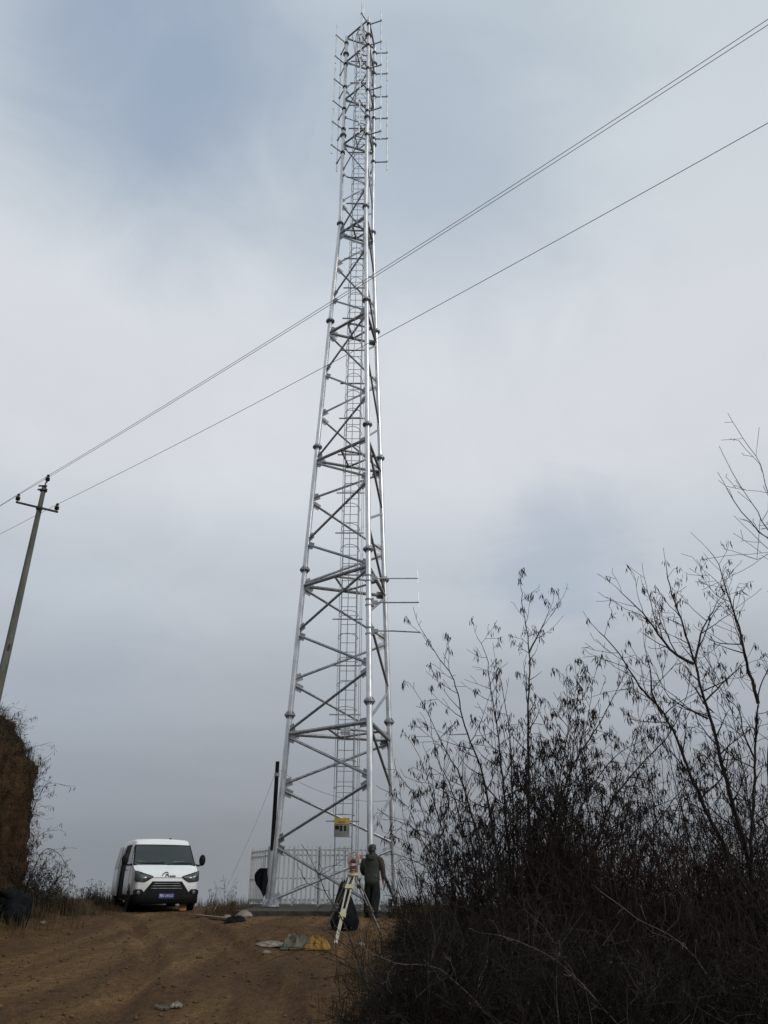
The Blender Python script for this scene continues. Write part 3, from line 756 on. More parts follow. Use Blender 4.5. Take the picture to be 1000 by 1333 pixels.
for i in range(len(rows) - 1):
    for k in range(n_ - 1): bpf.append((i * n_ + k, i * n_ + k + 1, (i + 1) * n_ + k + 1, (i + 1) * n_ + k))
mb = MB(); mb.add(bpv, bpf); bmp = mb.build('bumper', M['trim'], van, angle=60)
for s in (-1, 1):
    fh = MB(); o_ = [(s * 0.66, 0.495), (s * 0.97, 0.495), (s * 0.97, 0.60), (s * 0.90, 0.64), (s * 0.74, 0.64), (s * 0.66, 0.56)]
    fh.prism(o_ if s > 0 else o_[::-1], -0.012, 0.06)
    fho = fh.build('fog_lamp_housing', M['trim'], van, smooth=False)
    MB().lathe((s * 0.82, -0.02, 0.555), [(0.001, -0.02), (0.052, -0.016), (0.058, 0.02), (0.001, 0.02)], 14, axis='y').build('fog_lamp', M['chrome'], fho)
    xa = [0.44, 0.50, 0.64, 0.80, 0.955]
    zlo = lambda x: float(np.interp(x, [0.44, 0.64, 0.93, 0.96], [0.975, 0.850, 0.865, 0.88]))
    zhi = lambda x: float(np.interp(x, [0.44, 0.96], [0.990, 1.150]))
    def lamp_pt(x, z, o_): return (s * x, max(float(np.interp(x, [0, .80, .88, .97], [0, 0.0, 0.03, 0.11])), inv_top(z)) - o_, z)
    def lamp_fn(u_, v):
        x = 0.44 + 0.52 * (u_ + 1) / 2; return lamp_pt(x, zlo(x) + (zhi(x) - zlo(x)) * v, 0.030)
    hlo = pane(lamp_fn if s > 0 else (lambda u_, v: lamp_fn(-u_, v)), 10, 6, (0, 0.12, 0), 'headlight', M['lamp'], van)
    MB().ball(lamp_pt(0.68, 0.935, 0.034), (0.055, 0.012, 0.045)).build('lens', M['chrome'], hlo)
    rim = MB(); edge = [lamp_pt(x, zlo(x), 0.034) for x in np.linspace(.44, .96, 8)] + [lamp_pt(x, zhi(x), 0.034) for x in np.linspace(.96, .44, 8)]
    rim.poly(edge + edge[:1], 0.009, 5); rim.build('lamp_surround', M['trim'], hlo)
    # wing mirror
    mi = MB(); mi.poly([(s * 0.97, 0.98, 1.33), (s * 1.10, 0.93, 1.31), (s * 1.17, 0.92, 1.34)], [0.03, 0.026, 0.03], 8)
    mi.ball((s * 1.20, 0.92, 1.47), (0.105, 0.075, 0.17), 12, 8)
    mio = mi.build('wing_mirror', M['black'], van)
pl = MB().box((0, -0.100, 0.46), (0.46, 0.012, 0.145)).build('number_plate', M['blue'], van, smooth=False)
text_mesh('plate_lettering', '豫E·29333', 0.098, M['ink'], pl, (0, -0.108, 0.46))
MB().box((0, -0.095, 0.375), (0.30, 0.02, 0.02)).build('plate_bracket', M['black'], van, smooth=False)
em = MB()
E_ = lambda x, z: (x, inv_top(z) - 0.02, z)
em.poly([E_(-0.17, 0.985), E_(-0.15, 1.05), E_(-0.09, 1.10), E_(-0.02, 1.11), E_(0.03, 1.07)], [0.006, 0.011, 0.015, 0.014, 0.006], 6)
em.poly([E_(-0.06, 0.985), E_(-0.045, 1.05), E_(0.0, 1.04), E_(0.035, 0.985)], [0.014, 0.018, 0.016, 0.012], 6)
for x in (0.08, 0.125, 0.17, 0.215): em.box(E_(x, 1.0), (0.028, 0.02, 0.045))
em.build('bonnet_emblem', M['iron'], van)
MB().bar((-0.55, -0.002, 0.955), (0.55, -0.002, 0.955), 0.012, 0.010).build('bonnet_seam', M['trim'], van, smooth=False)
MB().lathe((0.30, 2.0, 2.09), [(0.05, 0), (0.045, 0.04), (0.02, 0.06)], 10).build('roof_aerial', M['black'], van)
# wheels
for s in (-1, 1):
    for y in (0.92, 3.92):
        MB().lathe((s * 0.90, y, 0.40), [(0.40, -0.10), (0.40, 0.10)], 20, axis='x').build('wheel_arch', M['trim'], van)
        wl = MB().lathe((s * 0.88, y, 0.335), [(0.20, -0.115), (0.30, -0.115), (0.335, -0.085), (0.338, 0), (0.335, 0.085), (0.30, 0.115), (0.20, 0.115)], 24, axis='x').build('wheel', M['rubber'], van)
        MB().lathe((s * 0.89, y, 0.335), [(0.02, 0.095 * s), (0.12, 0.10 * s), (0.19, 0.085 * s), (0.205, 0.05 * s), (0.205, -0.05 * s), (0.02, -0.06 * s)], 18, axis='x').build('rim', M['galvd'], wl)
MB().box((0, 2.4, 0.33), (1.5, 4.2, 0.10)).build('underbody', M['black'], van, smooth=False)
# sides: near side (-x) has its sliding door run back; glass enlarged and black panel added to darken this side
def side_pt(s, y, z, o_=0.0):
    q = [(a, b) for a, b in RING]
    fx = float(np.interp(z, [b for _, b in q], [a for a, _ in q])); return (s * (fx * vw(y) + o_), y, z)
def side_panel(name, s, poly_yz, o0, o1, m, parent=van, sub=5):
    ys_ = [p[0] for p in poly_yz]; zs_ = [p[1] for p in poly_yz]
    # quadrilateral patch subdivided in z so that it follows the side's curve: corners bottom-front, bottom-rear, top-rear, top-front
    (y0, z0), (y1, z1), (y2, z2), (y3, z3) = poly_yz
    vs = []; fs = []
    for o_ in (o0, o1):
        for i in range(sub + 1):
            t = i / sub
            for k in (0, 1):
                ya, za = (y0 + (y3 - y0) * t, z0 + (z3 - z0) * t) if k == 0 else (y1 + (y2 - y1) * t, z1 + (z2 - z1) * t)
                vs.append(side_pt(s, ya, za, o_))
    n2 = 2 * (sub + 1)
    for i in range(sub):
        a = 2 * i; fs.append((n2 + a, n2 + a + 1, n2 + a + 3, n2 + a + 2)); fs.append((a, a + 2, a + 3, a + 1))
        fs.append((a, n2 + a, n2 + a + 2, a + 2)); fs.append((a + 1, a + 3, n2 + a + 3, n2 + a + 1))
    fs.append((0, 1, n2 + 1, n2)); fs.append((n2 - 2, n2 + n2 - 2, n2 + n2 - 1, n2 - 1))
    mb = MB(); mb.add(vs, fs); return mb.build(name, m, parent, angle=50)
for s in (-1, 1):
    fd = side_panel('front_door', s, [(1.18, 0.36), (2.12, 0.36), (2.12, 1.30), (0.98, 1.30)], -0.01, 0.012, M['white'])
    side_panel('door_window', s, [(1.06, 1.28), (2.10, 1.28), (2.08, 1.88), (1.50, 1.88)], -0.01, 0.014, M['glass'], fd)
    MB().box((s * 1.02, 1.95, 1.18), (0.03, 0.16, 0.035)).build('door_handle', M['black'], fd)
    side_panel('side_moulding', s, [(1.2, 0.34), (4.6, 0.34), (4.6, 0.48), (1.2, 0.48)], -0.01, 0.022, M['trim'])
dw = side_panel('door_shade_panel', -1, [(2.18, 0.36), (3.30, 0.36), (3.30, 1.94), (2.18, 1.94)], -0.04, 0.016, M['black'])  # flat black panel painting in the unlit interior, no opening is cut
sd = side_panel('sliding_door', -1, [(3.22, 0.42), (4.26, 0.42), (4.26, 1.92), (3.22, 1.92)], 0.05, 0.11, M['white'])
side_panel('door_window', -1, [(3.28, 1.22), (4.20, 1.22), (4.20, 1.88), (3.28, 1.88)], 0.10, 0.118, M['glass'], sd)
sd2 = side_panel('sliding_door', 1, [(2.22, 0.42), (3.24, 0.42), (3.24, 1.92), (2.22, 1.92)], -0.01, 0.012, M['white'])
side_panel('door_window', 1, [(2.30, 1.34), (3.16, 1.34), (3.16, 1.82), (2.30, 1.82)], 0.0, 0.018, M['glass'], sd2)
for s in (-1, 1): side_panel('rear_window', s, [(3.34 if s > 0 else 4.32, 1.24), (4.8, 1.24), (4.75, 1.88), (3.34 if s > 0 else 4.32, 1.88)], -0.01, 0.012, M['glass'])

# ------------------------------------------------------------------ person (seen from behind)
def skin_mesh(name, joints, bones, m, parent, root=0, sub=2):
    me = bpy.data.meshes.new(name); me.from_pydata([j[:3] for j in joints], bones, [])
    o = bpy.data.objects.new(name, me); C.objects.link(o)
    sk = o.modifiers.new('skin', 'SKIN'); sk.branch_smoothing = 0.5; sk.use_smooth_shade = True
    for i, j in enumerate(joints):
        d = me.skin_vertices[0].data[i]; r = j[3]; d.radius = r if isinstance(r, tuple) else (r, r); d.use_root = (i == root)
    ss = o.modifiers.new('sub', 'SUBSURF'); ss.levels = sub; ss.render_levels = sub
    dg = bpy.context.evaluated_depsgraph_get()
    nm = bpy.data.meshes.new_from_object(o.evaluated_get(dg)); nm.name = name
    bpy.data.objects.remove(o)
    nm.materials.clear(); nm.materials.append(m)
    nm.polygons.foreach_set('use_smooth', [True] * len(nm.polygons))
    o = bpy.data.objects.new(name, nm); C.objects.link(o); o.parent = parent
    return o
QX, QY = -0.27, 22.5
per = thing('person', 'person in olive hooded jacket and dark trousers standing with back turned beside the tripod', 'person', (QX, QY, gz(QX, QY)), R(-12))
# +y is away from the viewer: the figure faces +y
bj = [(0, 0, .90, .10), (0, -.01, 1.10, .11), (0, -.03, 1.32, .12), (0, -.01, 1.42, .055), (-.01, .03, 1.50, .05), (-.015, .05, 1.60, .082), (-.015, .045, 1.665, .06),
      (-.17, -.03, 1.36, .055), (-.23, .02, 1.11, .043), (-.20, .20, .95, .036), (.18, -.03, 1.36, .055), (.245, -.01, 1.09, .043), (.26, .04, .84, .034),
      (-.09, .02, .84, .085), (-.11, .07, .46, .058), (-.13, .02, .09, .042), (.09, 0, .84, .085), (.10, .03, .46, .058), (.09, -.10, .09, .042)]
bb = [(0, 1), (1, 2), (2, 3), (3, 4), (4, 5), (5, 6), (2, 7), (7, 8), (8, 9), (2, 10), (10, 11), (11, 12), (0, 13), (13, 14), (14, 15), (0, 16), (16, 17), (17, 18)]
def hand(bj, bb, wi, d, side):
    w_ = Vector(bj[wi][:3]); d = Vector(d).normalized(); sdv = Vector(side).normalized()
    n0 = len(bj); pc = w_ + d * 0.07; bj.append((*pc, (.036, .020))); bb.append((wi, n0))
    for k, (o_, ln) in enumerate([(-.027, .070), (-.009, .080), (.010, .075), (.027, .060)]):
        a = len(bj); p1 = pc + sdv * o_ + d * 0.035; p2 = p1 + d * ln * .6; p3 = p2 + d * ln * .4 + Vector((0, .02, 0))
        for p in (p1, p2, p3): bj.append((*p, .0085))
        bb += [(n0, a), (a, a + 1), (a + 1, a + 2)]
    a = len(bj); p1 = w_ + d * 0.045 + sdv * -.045; bj.append((*p1, .010)); bj.append((*(p1 + d * 0.045 + sdv * -.01), .009)); bb += [(n0, a), (a, a + 1)]
hand(bj, bb, 12, (0.02, .05, -1), (0, -1, 0)); hand(bj, bb, 9, (.1, .9, -.2), (-1, 0, 0))
bodyp = skin_mesh('body', bj, bb, M['skin'], per)
MB().ball((-.085, .07, 1.60), (.014, .022, .032), 8, 6).ball((.072, .07, 1.60), (.014, .022, .032), 8, 6).build('ear', M['skin'], per)
fc = MB(); fc.ball((-.015, .145, 1.585), (.014, .024, .022), 8, 6); fc.build('nose', M['skin'], per)
for x in (-.045, .018): MB().ball((x, .126, 1.612), (.013, .010, .009), 8, 6).build('eye', M['black'], per)
MB().ball((-.015, .128, 1.548), (.024, .010, .007), 8, 5).build('mouth', M['reddark'], per)
hr = MB(); vs, fs = [], []
hr.ball((-.015, .030, 1.635), (.098, .105, .088), 14, 9); hr.ball((-.015, -.012, 1.575), (.088, .068, .095), 12, 7); hr.ball((-.01, -.02, 1.50), (.07, .055, .07), 12, 7); hr.ball((.02, .06, 1.685), (.055, .06, .035), 10, 6)
hr.build('hair', M['hair'], per)
jk = [(0, -.005, .70, (.205, .155)), (0, -.01, .96, (.21, .155)), (0, -.02, 1.16, (.23, .17)), (0, -.03, 1.32, (.225, .15)), (0, -.03, 1.40, (.13, .11)), (0, -.02, 1.47, (.085, .085)),
      (-.20, -.03, 1.345, .088), (-.255, .01, 1.10, .070), (-.215, .17, .985, .058)]
jacket = skin_mesh('jacket', jk, [(0, 1), (1, 2), (2, 3), (3, 4), (4, 5), (3, 6), (6, 7), (7, 8)], M['jacket'], per, root=2)
sl = [(.11, -.03, 1.36, .105), (.205, -.03, 1.34, .098), (.262, -.015, 1.10, .070), (.270, .03, .87, .056)]
skin_mesh('sleeve', sl, [(0, 1), (1, 2), (2, 3)], M['jtrim'], per)
hd = MB(); hd.lathe((0, -.075, 1.40), [(0.05, -.10), (.14, -.05), (.155, 0.02), (.130, .08), (.11, .07), (.09, .0)], 16)
hd.build('hood', M['jacket'], per)
tr = [(0, 0, .90, (.19, .14)), (-.09, .01, .74, (.135, .13)), (-.105, .07, .46, .115), (-.125, .02, .06, .085), (.09, 0, .74, (.135, .13)), (.085, .03, .46, .115), (.075, -.09, .06, .085), (0, -.01, 1.06, (.17, .125))]
skin_mesh('trousers', tr, [(0, 1), (1, 2), (2, 3), (0, 4), (4, 5), (5, 6), (0, 7)], M['trouser'], per)
for x, y in ((-.14, .03), (.09, -.09)):
    sh = MB(); sh.ball((x, y + .05, .055), (.052, .14, .055), 12, 8); sh.box((x, y + .05, .012), (.085, .25, .024)); sh.build('shoe', M['black'], per)

per.scale = (1.10, 1.10, 1.01)
# ------------------------------------------------------------------ survey tripod with its instrument
TX, TY, TZ = -0.63, 18.5, 1.66
tp = thing('survey_tripod', 'pale yellow survey tripod with splayed legs on the track edge', 'tripod', (TX, TY, 0))
MB().lathe((0, 0, TZ), [(0.05, -0.05), (0.115, -0.03), (0.125, 0.0), (0.115, 0.02), (0.04, 0.025)], 16).build('head', M['tripody'], tp)
FEET = [(-0.93 - TX, 17.65 - TY), (-0.02 - TX, 18.95 - TY), (-1.26 - TX, 19.2 - TY)]
for k, (fx, fy) in enumerate(FEET):
    top = Vector((fx * 0.08, fy * 0.08, TZ - 0.03)); ft = Vector((fx, fy, gz(fx + TX, fy + TY)))
    d = (ft - top); sd_ = d.normalized().cross(Vector((0, 0, 1))).normalized()
    ra, rb, rc = (('tripod',) * 3 if k == 0 else ('tripodg',) * 3)
    lg = MB()
    for s in (-1, 1): lg.bar(top + sd_ * 0.060 * s, top + d * 0.60 + sd_ * 0.042 * s, 0.027, 0.022)
    lgo = lg.build('leg', M[ra], tp, smooth=False)
    MB().bar(top + d * 0.50, top + d * 0.985, 0.062 if k == 0 else 0.036, 0.028).build('lower_leg', M[ra], lgo, smooth=False)
    cl = MB(); cl.bar(top + d * 0.14, top + d * 0.20, 0.17, 0.06); cl.bar(top + d * 0.555, top + d * 0.62, 0.13, 0.05)
    cl.build('leg_clamp', M['tripody' if k == 0 else 'tripodg'], lgo, smooth=False)
    MB().tube(top + d * 0.97, ft + Vector((0, 0, -0.03)), 0.022, 0.006, 8).build('foot', M['galvd'], lgo)
MB().tube((0, 0, TZ - 0.05), (0, 0, TZ - 0.30), 0.016, n=8).build('centre_screw', M['galvd'], tp)
ins = thing('survey_instrument', 'tan and dark red survey instrument mounted on top of the tripod', 'survey instrument', (TX, TY, TZ + 0.026))
MB().lathe((0, 0, 0.0), [(0.085, 0.0), (0.09, 0.02), (0.055, 0.03), (0.055, 0.055), (0.085, 0.06), (0.085, 0.085)], 14).build('tribrach', M['tan'], ins)
for k in range(3):
    a = R(90 + 120 * k); MB().lathe((0.075 * math.cos(a), 0.075 * math.sin(a), 0.03), [(0.02, 0), (0.026, 0.008), (0.02, 0.028)], 10).build('foot_screw', M['reddark'], ins)
bs = MB(); bs.box((0, 0, 0.115), (0.20, 0.15, 0.06)); bs.build('base', M['tan'], ins)
for s in (-1, 1):
    y_ = MB(); y_.box((s * 0.085, 0, 0.235), (0.05, 0.12, 0.20)); y_.lathe((s * 0.085, 0, 0.25), [(0.001, -0.04), (0.06, -0.038), (0.06, 0.038), (0.001, 0.04)], 14, axis='x'); y_.build('yoke', M['tan'], ins)
MB().lathe((0, 0, 0.25), [(0.03, -0.12), (0.038, -0.11), (0.048, -0.02), (0.048, 0.06), (0.055, 0.07), (0.055, 0.13), (0.045, 0.13)], 14, axis='y').build('telescope', M['reddark'], ins)
hn = MB().poly([(-0.085, 0, 0.33), (-0.075, 0, 0.395), (-0.03, 0, 0.415), (0.03, 0, 0.415), (0.075, 0, 0.395), (0.085, 0, 0.33)], 0.014, 8).build('handle', M['tan'], ins)
MB().box((0, -0.085, 0.125), (0.14, 0.02, 0.05)).build('display', M['reddark'], ins)
pr = thing('survey_prism', 'small orange prism on the right of the survey instrument', 'prism', (TX + 0.17, TY + 0.05, TZ + 0.30))
MB().lathe((0, 0, 0.05), [(0.001, -0.02), (0.04, -0.018), (0.042, 0.018), (0.001, 0.02)], 12, axis='y').build('target', M['orange'], pr)
MB().bar((-0.12, 0, 0.02), (0.0, 0, 0.03), 0.015, 0.015).build('prism_arm', M['reddark'], pr)
# black cloth hanging behind the tripod: a gathered, folded cover drooping from the head to the ground
vs, fs = [], []; nu_, nv_ = 40, 14
for i in range(nv_ + 1):
    t = i / nv_
    for k in range(nu_):
        a = 2 * math.pi * k / nu_
        fold = 1 + (0.10 * math.sin(a * 5 + 1.3) + 0.10 * math.sin(a * 9 + 4 * t)) * (0.3 + t)
        r = (0.03 + 0.35 * t ** 0.75 - 0.10 * max(0, t - 0.8) / 0.2) * fold
        vs.append((r * math.cos(a) * 0.92 - 0.05 + 0.03 * t, r * math.sin(a) * 0.6, 0.98 * (1 - t) * (1 - 0.04 * math.cos(a * 3)) + 0.02 + 0.06 * (math.sin(a * 4) + 1) * (1 if t == 1 else 0)))
for i in range(nv_):
    for k in range(nu_):
        k2 = (k + 1) % nu_; fs.append((i * nu_ + k, (i + 1) * nu_ + k, (i + 1) * nu_ + k2, i * nu_ + k2))
fs.append(tuple(range(nu_)))
mb = MB(); mb.add(vs, fs); ck = mb.build('cloth_cover', M['cloth'], angle=80); ck.location = (-0.82, 19.35, gz(-0.82, 19.35) - 0.03)
tag(ck, 'black cloth cover hanging in folds behind the tripod legs', 'cloth')

# ------------------------------------------------------------------ loose things on the ground
def drape(name, label, cat, cx, cy, w, d, h, m, seed, rz=0, nx_=34, ny_=26):
    vs, fs = [], []
    for i in range(ny_ + 1):
        for k in range(nx_ + 1):
            u_ = k / nx_ * 2 - 1; v_ = i / ny_ * 2 - 1
            e = max(0, 1 - (u_ ** 4)) * max(0, 1 - v_ ** 4)
            z = h * e * (1.15 - 2.6 * abs(float(fbm(u_ * 2.3 + seed, v_ * 2.1 + seed * 2, seed, 3))) - 1.2 * abs(float(vnoise(u_ * 5 + seed, v_ * 5, seed)))) + 0.012
            x = u_ * w / 2 * (1 + 0.25 * float(vnoise(v_ * 2.2 + seed * 3, seed))); y = v_ * d / 2 * (1 + 0.3 * float(vnoise(u_ * 2.4 + seed, seed * 5.1)))
            xr, yr = x * math.cos(rz) - y * math.sin(rz), x * math.sin(rz) + y * math.cos(rz)
            vs.append((xr, yr, max(0.0, z) + gz(cx + xr, cy + yr) - gz(cx, cy)))
    w_ = nx_ + 1
    for i in range(ny_):
        for k in range(nx_): fs.append((i * w_ + k, i * w_ + k + 1, (i + 1) * w_ + k + 1, (i + 1) * w_ + k))
    b_ = len(vs); vs += [(x, y, z - 0.012) for x, y, z in vs]
    fs += [tuple(b_ + q for q in reversed(f)) for f in fs]
    mb = MB(); mb.add(vs, fs); o = mb.build(name, m, angle=70); o.location = (cx, cy, gz(cx, cy) + 0.012)
    return tag(o, label, cat)
drape('canvas_bag', 'crumpled ochre canvas bag lying on the track near the tripod', 'bag', -1.22, 16.75, 0.46, 0.42, 0.19, M['ochre'], 1.7)
drape('canvas_sheet', 'grey-green canvas heap beside the ochre bag', 'sheet', -1.62, 16.85, 0.56, 0.55, 0.22, M['greycloth'], 4.2)
drape('plastic_sheet', 'flat pale crumpled sheet left of the canvas heap', 'sheet', -2.12, 17.1, 0.55, 0.4, 0.08, M['paper'], 6.1)
drape('dark_jacket', 'dark jacket dropped on the track between the van and the tower base', 'jacket', -3.62, 21.6, 0.50, 0.32, 0.12, M['cloth'], 3.3)
drape('litter_scrap', 'small white scrap of litter on the track in the foreground', 'litter', -2.33, 10.4, 0.13, 0.10, 0.05, M['paper'], 9.2, nx_=10, ny_=8)
drape('litter_scrap', 'torn pale scrap beside the white litter in the foreground', 'litter', -2.45, 10.2, 0.16, 0.07, 0.03, M['greycloth'], 2.9, nx_=10, ny_=8)
# black rucksack at the left edge
rk = thing('rucksack', 'bulky black rucksack standing on the ground at the foot of the bank', 'rucksack', (-8.12, 19.25, gz(-8.12, 19.25) - 0.06), R(15))
def blob(name, m, parent, c, r, seed, amp=0.12, n=20, k=14):
    mb = MB(); mb.ball(c, r, n, k); q = []
    for p in mb.v:
        dv = Vector(p) - Vector(c); f = 1 + amp * float(fbm(dv.x / r[0] * 1.4 + seed, dv.y / r[1] * 1.4, dv.z / r[2] * 1.4 + seed, 3))
        e = Vector((dv.x, dv.y, dv.z)) * f; q.append(tuple(Vector(c) + e))
    mb.v = q; return mb.build(name, m, parent, angle=80)
blob('bag_body', M['cloth'], rk, (0, 0, .32), (.38, .26, .40), 3.1, 0.75)
blob('front_pocket', M['cloth'], rk, (.08, -.20, .24), (.24, .13, .20), 6.1, 0.6)
blob('lid', M['cloth'], rk, (-.07, 0, .58), (.26, .20, .16), 8.1, 0.7)
for s in (-.12, .14): MB().poly([(s + .2, -.05, .70), (s + .27, -.16, .5), (s + .25, -.14, .2), (s + .2, -.1, -.02)], .018, 6).build('strap', M['black'], rk)
# jacket hanging on the fence
vs, fs = [], []
for i in range(15):
    t = i / 14
    for k in range(11):
        s = k / 10
        w_ = 0.12 + 0.36 * math.sin(math.pi * min(1, t * 0.75 + 0.12)) - 0.12 * t
        vs.append((-(1 - s) * w_ - 0.02 - 0.02 * math.sin(t * 9), -0.10 - 0.05 * math.sin(s * 9 + t * 3), 1.10 - t * 0.86 * (0.55 + 0.45 * (1 - abs(s - 0.55)))))
for i in range(14):
    for k in range(10): fs.append((i * 11 + k, i * 11 + k + 1, (i + 1) * 11 + k + 1, (i + 1) * 11 + k))
b_ = len(vs); vs += [(x, y + 0.05, z) for x, y, z in vs]; fs += [tuple(b_ + q for q in reversed(f)) for f in fs]
mb = MB(); mb.add(vs, fs); hj = mb.build('hanging_jacket', M['cloth'], angle=80); hj.location = (-3.72, 28.1, SLAB)
tag(hj, 'dark jacket hung over the rail at the left end of the white fence', 'jacket')
# planks, orange crate, stones
pk = MB().box((0, 0, 0.03), (1.9, 0.16, 0.05)).build('plank', M['timber'], smooth=False); pk.location = (-4.15, 22.6, gz(-4.15, 22.6) + 0.02); pk.rotation_euler = (R(1), R(2), R(-38))
tag(pk, 'long grey timber plank lying on the dirt right of the van', 'plank')
oc = thing('orange_box', 'small orange box on the ground beside the van front wheel', 'box', (-6.10, 26.75, gz(-6.10, 26.75)), R(20))
ob = MB().box((0, 0, .11), (.20, .16, .17)); ob.build('case', M['orange'], oc, smooth=False)
MB().box((0, 0, .20), (.21, .17, .03)).build('lid', M['orange'], oc, smooth=False)
MB().poly([(-.06, 0, .23), (-.05, 0, .26), (.05, 0, .26), (.06, 0, .23)], .008, 6).build('handle', M['reddark'], oc)
def stone(label, x, y, s, seed, m=None):
    mb = MB(); mb.ball((0, 0, 0), 1.0, 9, 6); q = []
    for p in mb.v:
        v = Vector(p); f = 1 + 0.55 * float(fbm(v.x * 1.3 + seed, v.y * 1.3 + seed, v.z * 1.3, 3))
        q.append((v.x * s * f, v.y * s * f * .8, v.z * s * .62 * f))
    mb.v = q; o = mb.build('stone', m or M['stone'], angle=25); o.location = (x, y, gz(x, y) + s * 0.25)
    return tag(o, label, 'stone', 'loose stones on the track')
stone('pale block-like stone at the left corner of the concrete base', -3.62, 22.9, 0.20, 1.1)
stone('pale stone leaning beside the larger one at the base corner', -3.98, 22.75, 0.13, 5.1)
stone('pale stone on the slope above the black rucksack', -8.45, 20.3, 0.17, 2.3)
stone('small stone wedged behind the black rucksack', -7.78, 20.2, 0.08, 3.3)
stone('brown stone lying on the open track in front of the van', -5.85, 22.3, 0.07, 7.1, M['clod'])
stone('brown stone lying in the middle of the track', -3.1, 15.2, 0.06, 7.9, M['clod'])
stone('brown stone near the left verge below the dry bush', -6.75, 19.2, 0.07, 8.7, M['clod'])
stone('pale stone on the track in front of the canvas heap', -2.02, 15.6, 0.07, 9.7)
stone('pale flat stone at the foot of the undergrowth right of the tripod', -0.40, 17.3, 0.08, 4.7)

# clods and pebbles
n = 4200
px_ = rng.uniform(-8.5, 1.5, n); py_ = 8.8 + 18 * rng.random(n) ** 1.25
sz = 0.006 + 0.034 * rng.random(n) ** 5
base = np.array([[1, 0, 0], [-1, 0, 0], [0, 1, 0], [0, -1, 0], [0, 0, 1], [0, 0, -1.0]])
ft = np.array([[0, 2, 4], [2, 1, 4], [1, 3, 4], [3, 0, 4], [2, 0, 5], [1, 2, 5], [3, 1, 5], [0, 3, 5]])
jit = 1 + rng.uniform(-.35, .35, (n, 6, 1)); ang = rng.uniform(0, 6.28, n); ca, sa = np.cos(ang), np.sin(ang)
bv = base[None] * jit * sz[:, None, None]; bv[..., 2] *= 0.65
xr = bv[..., 0] * ca[:, None] - bv[..., 1] * sa[:, None]; yr = bv[..., 0] * sa[:, None] + bv[..., 1] * ca[:, None]
V = np.stack([xr + px_[:, None], yr + py_[:, None], bv[..., 2] + ground(px_, py_)[:, None] + sz[:, None] * .3], -1)
o = obj_np('pebbles', V.reshape(-1, 3), (ft[None] + (np.arange(n) * 6)[:, None, None]).reshape(-1, 3), M['clod'])
tag(o, 'clods and pebbles scattered over the dirt track', kind='stuff')

